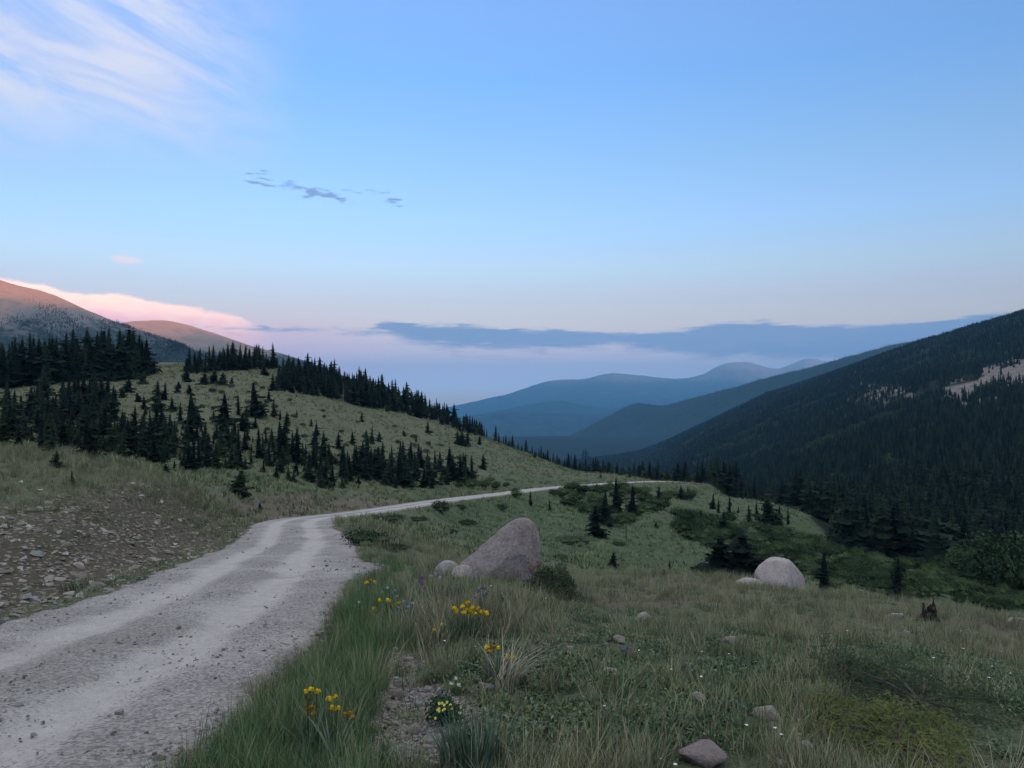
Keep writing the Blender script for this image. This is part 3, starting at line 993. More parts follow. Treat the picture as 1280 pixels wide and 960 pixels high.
def scatter(name, label, pos, yaw, scl, kind, meshes, tilt=None):
    """one object whose points carry a clump each"""
    col = bpy.data.collections.new(name + '_sources')
    for i, me in enumerate(meshes):
        col.objects.link(bpy.data.objects.new('%s_source_%02d' % (name, i), me))
    n = len(pos)
    me = bpy.data.meshes.new(name)
    me.vertices.add(n); me.vertices.foreach_set('co', np.asarray(pos, np.float32).ravel())
    rot = np.zeros((n, 3), np.float32); rot[:, 2] = yaw
    if tilt is not None: rot[:, :2] = tilt
    at = me.attributes.new('turn', 'FLOAT_VECTOR', 'POINT'); at.data.foreach_set('vector', rot.ravel())
    sc = np.asarray(scl, np.float32)
    if sc.ndim == 1: sc = np.repeat(sc[:, None], 3, 1)
    at = me.attributes.new('size', 'FLOAT_VECTOR', 'POINT'); at.data.foreach_set('vector', sc.ravel())
    at = me.attributes.new('pick', 'INT', 'POINT'); at.data.foreach_set('value', np.asarray(kind, np.int32))
    o = add(name, me)
    g = bpy.data.node_groups.new(name, 'GeometryNodeTree')
    g.interface.new_socket('Geometry', in_out='INPUT', socket_type='NodeSocketGeometry')
    g.interface.new_socket('Geometry', in_out='OUTPUT', socket_type='NodeSocketGeometry')
    ni, no = g.nodes.new('NodeGroupInput'), g.nodes.new('NodeGroupOutput')
    ip = g.nodes.new('GeometryNodeInstanceOnPoints')
    ci = g.nodes.new('GeometryNodeCollectionInfo')
    ci.inputs['Collection'].default_value = col
    ci.inputs['Separate Children'].default_value = True
    ci.inputs['Reset Children'].default_value = True
    def named(nm, dt):
        a = g.nodes.new('GeometryNodeInputNamedAttribute'); a.data_type = dt; a.inputs['Name'].default_value = nm
        return a.outputs['Attribute']
    g.links.new(ni.outputs[0], ip.inputs['Points'])
    g.links.new(ci.outputs[0], ip.inputs['Instance'])
    ip.inputs['Pick Instance'].default_value = True
    g.links.new(named('pick', 'INT'), ip.inputs['Instance Index'])
    e2r = g.nodes.new('FunctionNodeEulerToRotation')
    g.links.new(named('turn', 'FLOAT_VECTOR'), e2r.inputs[0])
    g.links.new(e2r.outputs[0], ip.inputs['Rotation'])
    g.links.new(named('size', 'FLOAT_VECTOR'), ip.inputs['Scale'])
    g.links.new(ip.outputs[0], no.inputs[0])
    md = o.modifiers.new('cover', 'NODES'); md.node_group = g
    tag(o, label, kind='stuff')
    return o


def wedge(r0, r1, dens, a0=-.66, a1=.66):
    """random points on the ground between two distances, dens per square metre (function of r)"""
    out = []
    edges = np.exp(np.linspace(math.log(r0), math.log(r1), 40))
    for lo, hi in zip(edges[:-1], edges[1:]):
        n = RNG.poisson((a1 - a0) / 2 * (hi * hi - lo * lo) * dens((lo + hi) / 2))
        r = np.sqrt(RNG.uniform(lo * lo, hi * hi, n)); t = RNG.uniform(a0, a1, n)
        out.append(np.stack([r * np.sin(t), r * np.cos(t)], 1))
    return np.concatenate(out)


def with_z(P2, dz=0.0): return np.column_stack([P2, height(P2[:, 0], P2[:, 1]) + dz])


# ---- trees: shared meshes
SPRUCE = []
for i, (w_, p_, R_, rag) in enumerate(((22, 9, .22, .5), (20, 9, .25, .45), (26, 7, .15, .5), (28, 10, .19, .30), (24, 9, .235, .40), (28, 9, .165, .35), (22, 10, .27, .38), (24, 9, .21, .5))):
    c_, t_ = spruce(100 + i, w_, p_, R_, True, .04, rag)
    SPRUCE.append((c_.mesh('spruce_crown', [M_NEEDLE]), t_.mesh('spruce_trunk', [M_BARK], True)))
BUSHY = []
for i, R_ in enumerate((.30, .36)):
    c_, t_ = spruce(130 + i, 24, 11, R_, True, .02, .35, 1.45)
    BUSHY.append((c_.mesh('spruce_crown', [M_NEEDLE]), t_.mesh('spruce_trunk', [M_BARK], True)))
FAR = []
for i, (w_, p_, R_) in enumerate(((13, 6, .16), (12, 6, .20), (14, 5, .13), (12, 6, .18))):
    c_, t_ = spruce(160 + i, w_, p_, R_, False, .04, .35)
    FAR.append(c_.mesh('far_spruce', [M_NEEDLE]))
DEADTREE = []
for i in range(2):
    r_ = random.Random(180 + i); d_ = MB()
    d_.tube([(0, 0, -.03), (.01, 0, .4), (0, .01, 1)], [.017, .012, .003], 5)
    for k in range(26):
        z_ = r_.uniform(.2, .95); a_ = r_.random() * 6.28; l_ = r_.uniform(.04, .13) * (1.1 - z_)
        d_.tube([(0, 0, z_), (math.cos(a_) * l_, math.sin(a_) * l_, z_ - l_ * .2)], [.0035, .001], 3)
    DEADTREE.append(d_.mesh('dead_tree', [M_DEADWOOD if i else M_BARK]))
SHRUB = []
for i in range(5):
    c_, s_ = leafy(200 + i, 1500, (1, .9, .85), .055, 11, 0, 6)
    SHRUB.append((c_.mesh('shrub_crown', [M_WILLOW]), s_.mesh('shrub_stems', [M_BARK])))
MAT_SHRUB = []
for i in range(3):
    c_, s_ = leafy(230 + i, 1500, (1, .6, .34), .045, 14, 0, 5)
    MAT_SHRUB.append((c_.mesh('low_shrub_crown', [M_DJUNIPER]), s_.mesh('low_shrub_stems', [M_BARK])))


def plant(name, label, cat, parts, loc, yaw, scale, group=None):
    root = bpy.data.objects.new(name, None); COL.objects.link(root)
    root.location = loc; root.rotation_euler = (0, 0, yaw)
    root.scale = scale if hasattr(scale, '__len__') else (scale,) * 3
    root.empty_display_size = .1
    tag(root, label, cat, group)
    for pn, me in parts:
        o = bpy.data.objects.new(pn, me); COL.objects.link(o); o.parent = root
    return root


NTREE = [0]
FILL = []           # conifers past the limit: (x, y, z, height)


def tree(x, y, h, label, group=None, kind=None, z=None, slim=1.0):
    NTREE[0] += 1
    r = random.Random(NTREE[0] * 77)
    src = BUSHY if kind == 'bushy' else SPRUCE
    c_, t_ = src[r.randrange(len(src))]
    z = float(height(np.array([x]), np.array([y]))[0]) if z is None else z
    w = h * slim * r.uniform(.85, 1.3)
    o = plant('spruce_tree', label, 'tree', [('crown', c_), ('trunk', t_)], (x, y, z - .02 * h), r.random() * 6.28, (w, w, h), group)
    o.rotation_euler[0], o.rotation_euler[1] = r.gauss(0, .022), r.gauss(0, .022)
    return o


def tree_px(items, label, group=None, kind=None, slim=1.0):
    """trees whose foot shows in the picture: (px, py of foot, height in px)"""
    H = hit([i[0] for i in items], [i[1] for i in items])
    for (px, py, hp), p in zip(items, H):
        if np.isfinite(p[0]): tree(p[0], p[1], hp / FPX * p[1], label, group, kind, p[2], slim)


def tree_depth(px, depth, top_py, label, group=None, kind=None, slim=1.0):
    """tree whose foot is hidden: bearing, distance, height of its tip"""
    u, s = ray(px, top_py)
    x = float(u) * depth; z = float(height(np.array([x]), np.array([depth]))[0])
    tree(x, depth, float(s) * depth - z, label, group, kind, z, slim)


def rand_in(poly, n, seed, gap=4.0):
    r = random.Random(seed); P = np.array(poly); out = []
    tries = 0
    while len(out) < n and tries < n * 60:
        tries += 1
        x, y = r.uniform(P[:, 0].min(), P[:, 0].max()), r.uniform(P[:, 1].min(), P[:, 1].max())
        if inpoly(np.array([x]), np.array([y]), poly)[0] and all((x - a) ** 2 + (2 * (y - b)) ** 2 > gap * gap for a, b in out): out.append((x, y))
    return out


def stand(poly, n, hpx, label, group, seed, gap=4.0, own=None, kind=None, hvar=.6):
    """a stand of conifers with feet inside a picture outline; the first `own` (the tallest) are trees of their own"""
    r = random.Random(seed)
    it = [(x, y, hpx * r.uniform(1 - hvar, 1 + hvar)) for x, y in rand_in(poly, n, seed, gap)]
    it.sort(key=lambda t: -t[2])
    own = len(it) if own is None else own
    xs = sorted(t[0] for t in it)
    for n_, t in enumerate(it[:own]):
        f = sum(x < t[0] for x in xs) / len(xs)
        size = 'tall' if n_ < own * .3 else 'mid-sized' if n_ < own * .7 else 'short'
        where = 'leftmost fifth' if f < .2 else 'left of its middle' if f < .4 else 'middle' if f < .6 else 'right of its middle' if f < .8 else 'rightmost fifth'
        tree_px([t], '%s %s, %s' % (size, label, where), group, kind)
    if own < len(it):
        H = hit([i[0] for i in it[own:]], [i[1] for i in it[own:]])
        for (px, py, hp), p in zip(it[own:], H):
            if np.isfinite(p[0]): FILL.append((p[0], p[1], p[2], hp / FPX * p[1]))


# ---- conifers one can single out
G_HILL = 'spruces dotted over the left hillside'
tree_px([(197, 514, 42)], 'tall spruce in the middle of the left hillside with a smaller one behind')
tree_px([(206, 500, 24)], 'smaller spruce close behind the tall one in the middle of the left hillside')
tree_px([(319, 521, 48)], 'slender tall spruce alone on the pale hillside below the skyline grove')
tree_px([(298, 519, 30)], 'short spruce left of the slender tall hillside spruce')
tree_px([(240, 533, 46)], 'dark spruce at the upper left edge of the basin grove')
tree_px([(281, 530, 42)], 'pointed spruce rising from the basin grove below the hilltop')
tree_px([(180, 480, 18), (161, 491, 20), (234, 477, 18), (237, 494, 14), (256, 481, 16), (268, 480, 19), (278, 482, 18), (290, 480, 10), (330, 469, 13), (152, 497, 14), (172, 502, 12), (221, 492, 12), (223, 486, 10)],
        'small bushy spruce on the open grass of the left hilltop', G_HILL, 'bushy')
tree_px([(341, 489, 24), (336, 502, 16), (342, 521, 24), (350, 525, 15), (359, 530, 16), (371, 522, 12), (395, 544, 18), (452, 527, 14), (474, 552, 14), (535, 542, 18), (440, 556, 18), (465, 553, 22), (458, 553, 18), (423, 562, 24), (389, 533, 11), (505, 545, 9), (520, 553, 9)],
        'small pointed spruce on the middle slope below the dark hillside wood', G_HILL)
tree_px([(572, 556, 20), (578, 557, 22), (584, 556, 19), (599, 556, 13)], 'spruce in the little clump on the grassy spur above the road', 'clump of spruces on the grassy spur')
tree_px([(604, 587, 21)], 'single spruce standing above the left roadside bushes on the grassy spur')
tree_px([(668, 573, 11)], 'tiny spruce alone on the bare grassy spur under the skyline trees')
tree_px([(70, 584, 22)], 'bushy dark spruce on the crest of the rubble bank at left', kind='bushy')
tree_px([(90, 606, 19)], 'tiny spruce on the grassy top of the rubble bank at left', slim=.8)
tree_px([(301, 619, 34)], 'broad dark spruce alone between the bank and the basin grove', kind='bushy')
tree_px([(325, 637, 10), (207, 596, 18), (240, 582, 16)], 'knee-high spruce seedling on the bank behind the road bend', 'spruce seedlings by the bend', 'bushy')
tree_px([(663, 632, 20)], 'small spruce just below the far road, left of the roadside bushes')
tree_px([(687, 639, 16)], 'small spruce on the meadow between the far road and the tall pair')
tree_px([(556, 634, 10)], 'spruce tip poking out of a low bush below the road')
tree_px([(770, 641, 48)], 'tallest slim spruce of the group in the middle of the meadow', slim=.9)
tree_px([(745, 671, 44)], 'spruce at the left foot of the meadow group, lowest of them')
tree_px([(757, 657, 46)], 'dense spruce in the middle of the meadow group, left of the tallest')
tree_px([(791, 646, 42)], 'spruce at the right side of the meadow group, right of the bare pole')
tree_px([(824, 624, 19)], 'small spruce on the green shelf right of the meadow group')
tree_px([(851, 624, 19)], 'left one of a pair of small spruces on the meadow shelf')
tree_px([(860, 624, 18)], 'right one of a pair of small spruces on the meadow shelf')
tree_px([(891, 636, 21), (898, 641, 20), (912, 641, 25), (877, 655, 19), (923, 641, 9)], 'small spruce among the willows on the right of the meadow', 'spruces among the meadow willows')
tree_px([(937, 656, 27), (946, 650, 24), (974, 656, 27), (985, 656, 23)], 'slim spruce in the row on the rim of the meadow', 'spruces along the meadow rim')
tree_px([(959, 655, 35)], 'broad dense spruce in the middle of the row on the meadow rim', kind='bushy')
tree_px([(905, 672, 36)], 'narrow spruce rising behind the two broad dark trees beyond the foreground')
tree_px([(767, 711, 22)], 'round-tipped young spruce alone on the meadow right of the large boulder', kind='bushy', slim=.9)
tree_px([(837, 713, 15)], 'knee-high spruce on the near meadow, right of the round young one')
tree_px([(830, 719, 8)], 'tiny spruce seedling just left of the knee-high one on the near meadow', kind='bushy')
tree_px([(820, 660, 9)], 'tiny dark spruce in the middle of the right meadow clearing')
tree_depth(899, 84, 664, 'left one of the two broad dark spruces behind the right foreground crest', None, 'bushy', 1.15)
tree_depth(929, 80, 661, 'right one of the two broad dark spruces behind the right foreground crest', None, 'bushy', 1.2)
tree_depth(1029, 88, 682, 'narrow spruce behind the crest right of the pinkish boulder', slim=1.1)
tree_depth(1121, 78, 690, 'narrow dark spruce behind the crest left of the black stump', slim=1.0)
tree_px([(729, 580, 20), (733, 577, 18), (742, 583, 12), (751, 598, 7), (759, 583, 10), (787, 597, 10), (798, 597, 7), (714, 577, 10), (700, 573, 9)], 'small spruce on the skyline end of the spur above the far road', 'spruces at the end of the spur')

# ---- stands
stand([(-8, 478), (40, 470), (90, 466), (150, 462), (185, 466), (180, 474), (120, 476), (60, 480), (0, 486)], 110, 40, 'spruce in the hilltop grove at the left edge', 'spruces of the grove at the left edge', 301, 4.5, 26)
stand([(232, 464), (290, 458), (350, 456), (352, 461), (290, 464), (236, 468)], 70, 22, 'spruce in the skyline row under the far dome', 'spruces of the skyline row', 302, 2.5, 12)
stand([(-6, 556), (60, 548), (150, 545), (220, 556), (215, 584), (170, 580), (110, 572), (40, 565), (-6, 560)], 84, 34, 'spruce in the basin just behind the rubble bank', 'spruces of the basin grove', 303, 5, 30)
stand([(190, 548), (260, 545), (330, 555), (420, 578), (450, 605), (430, 616), (370, 605), (300, 590), (215, 590)], 104, 27, 'spruce in the basin grove above the road bend', 'spruces of the basin grove', 304, 5, 34)
stand([(400, 582), (450, 574), (520, 580), (575, 594), (600, 603), (560, 611), (500, 612), (440, 606)], 86, 25, 'spruce in the basin grove end beside the far road', 'spruces of the basin grove', 305, 4, 26)
stand([(366, 460), (395, 462), (430, 470), (475, 485), (530, 502), (590, 528), (640, 549), (655, 556), (625, 552), (575, 540), (535, 524), (470, 512), (420, 500), (345, 488), (352, 470)], 520, 18, 'spruce in the wood running down the hill skyline', 'spruces of the skyline wood', 306, 2.1, 28)
stand([(640, 552), (690, 566), (740, 583), (765, 590), (760, 594), (700, 573), (650, 559)], 24, 11, 'small spruce at the lower end of the skyline wood', 'spruces of the skyline wood', 307, 3, 0)
stand([(0, 505), (60, 495), (130, 490), (150, 515), (140, 540), (60, 545), (0, 545)], 70, 32, 'spruce on the left-edge slope between the groves', 'spruces at the left edge', 308, 5, 14)
stand([(150, 505), (230, 515), (330, 530), (420, 562), (380, 566), (300, 552), (190, 545)], 34, 20, 'spruce scattered above the basin grove', 'spruces above the basin grove', 309, 9, 12)

# dead trunks
def dead_px(px, py, hp, label, slim=1.0):
    p = hit([px], [py])[0]; h = hp / FPX * p[1]
    o = add('dead_tree', DEADTREE[0 if px == 783 else 1], None, p, (0, .02, px), (h * slim, h * slim, h)); tag(o, label, 'dead tree')
dead_px(783, 674, 84, 'bare dead pole of a tree in the middle of the meadow', .5)
dead_px(136, 474, 36, 'grey leafless trunk in front of the left hilltop grove')
dead_px(429, 506, 28, 'pale dead trunk in the dark hillside wood', .8)
dead_px(405, 462, 14, 'dead treetop on the hill skyline', 1.2)
dead_px(561, 523, 13, 'bare snag on the falling skyline of the hill', 1.0)
dead_px(618, 545, 16, 'leaning bare snag low on the skyline of the hill', .8)

# ================================================================== the wood across the valley
P2 = wedge(150, 5000, lambda r: .052 if r < 500 else (.036 if r < 1250 else (.021 if r < 2300 else .0095)), -.10, .70)
P3 = with_z(P2)
ff = forest_floor(P3[:, 0], P3[:, 1], P3[:, 2])
fx, fy = project(P3[:, 0], P3[:, 1], P3[:, 2])
gl = fbm(P3[:, 0] / 90, P3[:, 1] / 90, 4, 71)
sn = fbm(P3[:, 0] / 30, P3[:, 1] / 30, 4, 8)
keep = (ff > RNG.uniform(.2, .9, len(P3))) & (gl < .34 + RNG.uniform(-.05, .05, len(P3)))
far_m = P3[:, 1] > 500
keep &= ~(far_m & inpoly(fx + sn * 30, fy + sn * 12, SCREE) & (RNG.random(len(P3)) < .93))
keep &= ~(far_m & inpoly(fx + sn * 40, fy + sn * 14, SCREE2) & (RNG.random(len(P3)) < .7))
hgt = RNG.uniform(7, 15, len(P3)) * np.where(P3[:, 1] > 1200, .95, 1.0) * (1 + .25 * gl)
aspen_zone = (fbm(P3[:, 0] / 140, P3[:, 1] / 60, 4, 77) > .40) & (P3[:, 1] > 350)
WOOD, HW_ = P3[keep & ~aspen_zone], hgt[keep & ~aspen_zone]
ASP, HA_ = P3[keep & aspen_zone], hgt[keep & aspen_zone] * .62
# the nearest of them are trees of their own
near_key = HW_ / WOOD[:, 1]
wx, wy = project(WOOD[:, 0], WOOD[:, 1], WOOD[:, 2])
cand = np.where((wx > -20) & (wx < 1300) & (WOOD[:, 1] < 330))[0]
own_n = max(0, 300 - NTREE[0])
own = cand[np.argsort(-near_key[cand])][:own_n]
for i in own:
    side = 'on the valley edge beyond the meadow rim' if wx[i] < 1000 else 'at the foot of the wooded slope, ' + ('right of the pinkish boulder' if wx[i] < 1090 else 'above the stump' if wx[i] < 1185 else 'behind the aspen grove')
    tree(WOOD[i, 0], WOOD[i, 1], HW_[i], ('tall' if HW_[i] > 12.5 else 'middling' if HW_[i] > 10 else 'low') + ' dark spruce ' + side, 'spruces at the foot of the wooded slope', None, WOOD[i, 2])
m_ = np.ones(len(WOOD), bool); m_[own] = False
WOOD, HW_ = WOOD[m_], HW_[m_]
# ridge behind, seen over the near slope
Bq = P_B.reshape(-1, 3)
rid = Bq[RNG.integers(0, len(Bq), 14000)] + RNG.normal(0, 24, (14000, 3)) * (1, 1, 0)
hb = RNG.uniform(11, 20, len(rid))
ia = RNG.integers(0, P_B.shape[0], 2600); nb0 = 70 // 3
rid2 = P_B[ia, nb0] + RNG.normal(0, 10, (2600, 3)) * (1, 1, 0) - (0, 0, 3)
fill = np.array(FILL)
allp = np.concatenate([WOOD, rid, rid2, fill[:, :3]]); allh = np.concatenate([HW_, hb, RNG.uniform(7, 13, 2600), fill[:, 3]])
slim_ = RNG.uniform(.9, 1.3, len(allp))
near_i = allp[:, 1] < 480
scatter('conifer_forest', 'dense dark conifer forest covering the valley side and ridges', allp, RNG.uniform(0, 6.28, len(allp)), np.column_stack([allh * slim_, allh * slim_, allh]),
        np.where(near_i, RNG.integers(0, 4, len(allp)), RNG.integers(4, 8, len(allp))), [SPRUCE[i][0] for i in range(4)] + FAR)
ac, _s = leafy(251, 150, (.55, .55, .95), .16, 6, .1, 3)
ac2, _s = leafy(252, 150, (.5, .5, 1.0), .16, 5, .1, 3)
pa = ac.mesh('aspen_far', [M_ASPEN]); pb = ac2.mesh('aspen_far', [M_ASPEN])
scatter('aspen_thicket', 'pale green aspen patches in the dark conifer forest', ASP, RNG.uniform(0, 6.28, len(ASP)), HA_, RNG.integers(0, 2, len(ASP)), [pa, pb])

# left mountain: scattered trees below its bare top
q1 = P_L1.reshape(-1, 3)
q1 = q1[RNG.integers(0, len(q1), 90000)] + RNG.normal(0, 9, (90000, 3)) * (1, 1, 0)
q1 = q1[(q1[:, 2] < 310 + 150 * fbm(q1[:, 0] / 260, q1[:, 1] / 260, 4, 5) - 25 * RNG.random(len(q1))) & (fbm(q1[:, 0] / 110, q1[:, 1] / 110, 4, 6) > -.12)]
hq = RNG.uniform(3.5, 9, len(q1))
scatter('mountain_forest', 'sparse conifer forest on the flank of the left mountain', q1, RNG.uniform(0, 6.28, len(q1)), hq, RNG.integers(0, 4, len(q1)), FAR)

# ================================================================== shrubs
NS = [0]


def shrub(x, y, w, h, label, group=None, low=False, name='willow_shrub', z=None):
    NS[0] += 1; r = random.Random(NS[0] * 31)
    src = MAT_SHRUB if low else SHRUB
    c_, s_ = src[r.randrange(len(src))]
    z = float(height(np.array([x]), np.array([y]))[0]) if z is None else z
    kz = h / (.36 if low else .85)
    plant(name, label, 'shrub', [('crown', c_), ('stems', s_)], (x, y, z - .04 * h), r.uniform(-.5, .5) if low else r.random() * 6.28, (w / 2, w / 2 * (1 if not low else 1.2), kz), group)


def shrub_px(items, label, group=None, low=False, name='willow_shrub'):
    H = hit([i[0] for i in items], [i[1] for i in items])
    for (px, py, wp, hp), p in zip(items, H):
        if np.isfinite(p[0]): shrub(p[0], p[1], wp / FPX * p[1], hp / FPX * p[1], label, group, low, name, p[2])


shrub_px([(646, 622, 24, 14)], 'rounded bush on the near edge of the far road')
shrub_px([(715, 614, 34, 13), (703, 622, 26, 14), (730, 618, 30, 14), (693, 620, 18, 10), (722, 628, 32, 14), (742, 628, 30, 14), (709, 633, 26, 12)], 'dark willow in the thicket below the far road', 'willows below the far road')
shrub_px([(590, 611, 24, 14), (605, 612, 22, 15), (620, 612, 22, 12), (575, 610, 18, 10), (632, 609, 14, 8), (612, 604, 18, 9)], 'willow in the row above the road at the end of the basin grove', 'willows above the road')
r_ = random.Random(5)
S1 = rand_in([(745, 610), (800, 613), (870, 622), (850, 636), (800, 650), (770, 665), (735, 650), (715, 636)], 34, 51, 9)
for x, y in S1:
    shrub_px([(x, y, r_.uniform(18, 34), r_.uniform(9, 16))], 'willow in the dark thicket ' + ('left of the tallest meadow spruce' if x < 768 else 'right of the meadow spruces' if x < 815 else 'on the shelf by the pair of small spruces'), 'willows round the meadow spruces')
for x, y in rand_in([(160, 500), (330, 475), (420, 515), (520, 540), (620, 580), (560, 585), (460, 570), (380, 550), (300, 535), (200, 520)], 46, 53, 12):
    shrub_px([(x, y, r_.uniform(7, 15), r_.uniform(3, 6))], 'low dark bush dotting the open grass of the left hillside ' + ('near the hilltop' if y < 515 else 'on its middle slope' if x < 450 else 'towards the spur'), 'low bushes of the left hillside', True, 'low_shrub')
S2 = rand_in([(850, 648), (900, 652), (1000, 670), (1060, 700), (1180, 705), (1285, 735), (1285, 770), (1180, 757), (1040, 733), (1010, 722), (900, 690), (840, 668)], 170, 52, 7)
for x, y in S2:
    zone = ('beside the two broad dark spruces' if x < 935 else 'straight behind the pinkish boulder' if x < 1010 else 'right of the pinkish boulder and its narrow spruce' if x < 1085 else
            'round the narrow spruce left of the stump' if x < 1150 else 'behind the black stump' if x < 1205 else 'below the aspen grove at the right edge')
    far_ = 'upper' if y < 672 + (x - 850) * .14 else 'lower'
    w_s = r_.uniform(24, 46)
    shrub_px([(x, y, w_s, r_.uniform(11, 20))], '%s %s willow of the creek thicket %s' % ('broad' if w_s > 38 else 'mid-sized' if w_s > 31 else 'small', far_, zone), 'willows of the creek bottom')
for (px, py, wp, hp, lb) in ((480, 652, 60, 9, 'long low dark juniper on the meadow just past the road bend'), (520, 652, 36, 7, 'low juniper right of the long one past the road bend'),
                             (462, 682, 84, 20, 'broad dark tangle of shrub on the meadow edge at the road bend'), (552, 641, 32, 16, 'dark bush with a spruce tip in it below the road'),
                             (577, 637, 20, 7, 'low dark bush below the road, right of the one with the spruce tip'), (584, 657, 34, 8, 'low dark juniper on the meadow left above the boulder'),
                             (566, 668, 20, 7, 'small low juniper close left above the boulder'), (627, 637, 24, 7, 'low juniper on the meadow below the far road'),
                             (718, 682, 60, 14, 'flat dark juniper on the meadow right of the boulder top'), (700, 699, 26, 7, 'small flat juniper right beside the boulder top'),
                             (775, 682, 24, 5, 'small flat juniper at the foot of the dead pole'), (757, 716, 34, 7, 'flat juniper in front of the round young spruce'),
                             (495, 690, 46, 12, 'low green shrub on the bank beyond the pull-out')):
    shrub_px([(px, py, wp, hp)], lb, None, True, 'juniper_shrub')
# aspens at the right edge
ASPT = []
for i in range(3):
    c_, s_ = leafy(260 + i, 900, (.42, .42, .80), .055, 9, .12, 3)
    tb = MB(); tb.tube([(0, 0, -.03), (.01, 0, .3), (0, .01, .75)], [.022, .016, .006], 6)
    ASPT.append((c_.mesh('aspen_crown', [M_ASPEN]), tb.mesh('aspen_trunk', [M_BARK])))
for k, (px, dp_, top) in enumerate(((1200, 150, 668), (1218, 158, 655), (1236, 150, 650), (1252, 160, 646), (1268, 150, 655), (1284, 158, 648), (1226, 140, 676), (1258, 142, 672), (1190, 160, 682), (1300, 150, 650))):
    u_, s__ = ray(px, top); x_ = float(u_) * dp_; z_ = float(height(np.array([x_]), np.array([float(dp_)]))[0]); h_ = float(s__) * dp_ - z_
    plant('aspen_tree', 'leafy aspen in the pale green grove at the right edge', 'tree', [('crown', ASPT[k % 3][0]), ('trunk', ASPT[k % 3][1])], (x_, dp_, z_), k * 1.3, (h_ * .95, h_ * .95, h_), 'aspens at the right edge')
print('spruces', NTREE[0], 'fill', len(FILL), 'wood', len(WOOD), 'aspen', len(ASP), 'shrubs', NS[0])


# ================================================================== boulders and stones
def boulder(name, label, px, py, wp, hp, mat, seed, skew=0.0, deep=.8, foot=.25, sub=5, rough=.10, yaw=0.0, dist=None, square=1.0):
    """boulder with its foot at a picture point; wp, hp its size in picture px"""
    p = hit([px], [py])[0]
    if dist is not None:
        u, s = ray(px, py); p = np.array([u * dist, dist, height(np.array([u * dist]), np.array([float(dist)]))[0]])
    w, h = wp / FPX * p[1], hp / FPX * p[1]
    bm = bmesh.new(); bmesh.ops.create_icosphere(bm, subdivisions=sub, radius=1.0)
    V = np.array([v.co for v in bm.verts])
    if square != 1.0:
        V = np.sign(V) * np.abs(V) ** square
    n = V / np.linalg.norm(V, axis=1)[:, None]
    k = fbm(n[:, 0] * 1.6 + seed, n[:, 1] * 1.6 + n[:, 2] * 2.3, 4, seed) + .6 * fbm(n[:, 2] * 2 - seed, n[:, 0] * 2.0 - n[:, 1] * 1.7, 4, seed + 3)
    fine = fbm(n[:, 0] * 7 + n[:, 2] * 3, n[:, 1] * 7 - n[:, 2] * 5, 4, seed + 8)
    V = V * (1 + rough * k)[:, None]
    for nx_, ny_, nz_, d0 in ((-.5, -.7, .5, .78), (.62, -.75, .2, .72), (.05, -.85, .5, .84), (.75, -.2, .5, .86)):
        n_ = np.array((nx_, ny_, nz_)); n_ /= np.linalg.norm(n_)
        V = V - np.maximum(0, V @ n_ - d0)[:, None] * n_ * .85
    V = V * (1 + .022 * fine)[:, None]
    X = V[:, 0] * w / 2; Y = V[:, 1] * w / 2 * deep; Z = (V[:, 2] + 1) / 2
    X = X + skew * w * (Z - .35)
    Z = Z * h * (1 + foot) - h * foot
    c, s_ = math.cos(yaw), math.sin(yaw)
    X, Y = X * c - Y * s_, X * s_ + Y * c
    for v, x, y, z in zip(bm.verts, X, Y, Z): v.co = (x, y, z)
    me = bpy.data.meshes.new(name); bm.to_mesh(me); bm.free(); me.materials.append(mat)
    me.polygons.foreach_set('use_smooth', [True] * len(me.polygons))
    o = add(name, me, None, (p[0], p[1] + w / 2 * deep * .5, p[2])); tag(o, label, 'boulder')
    return o


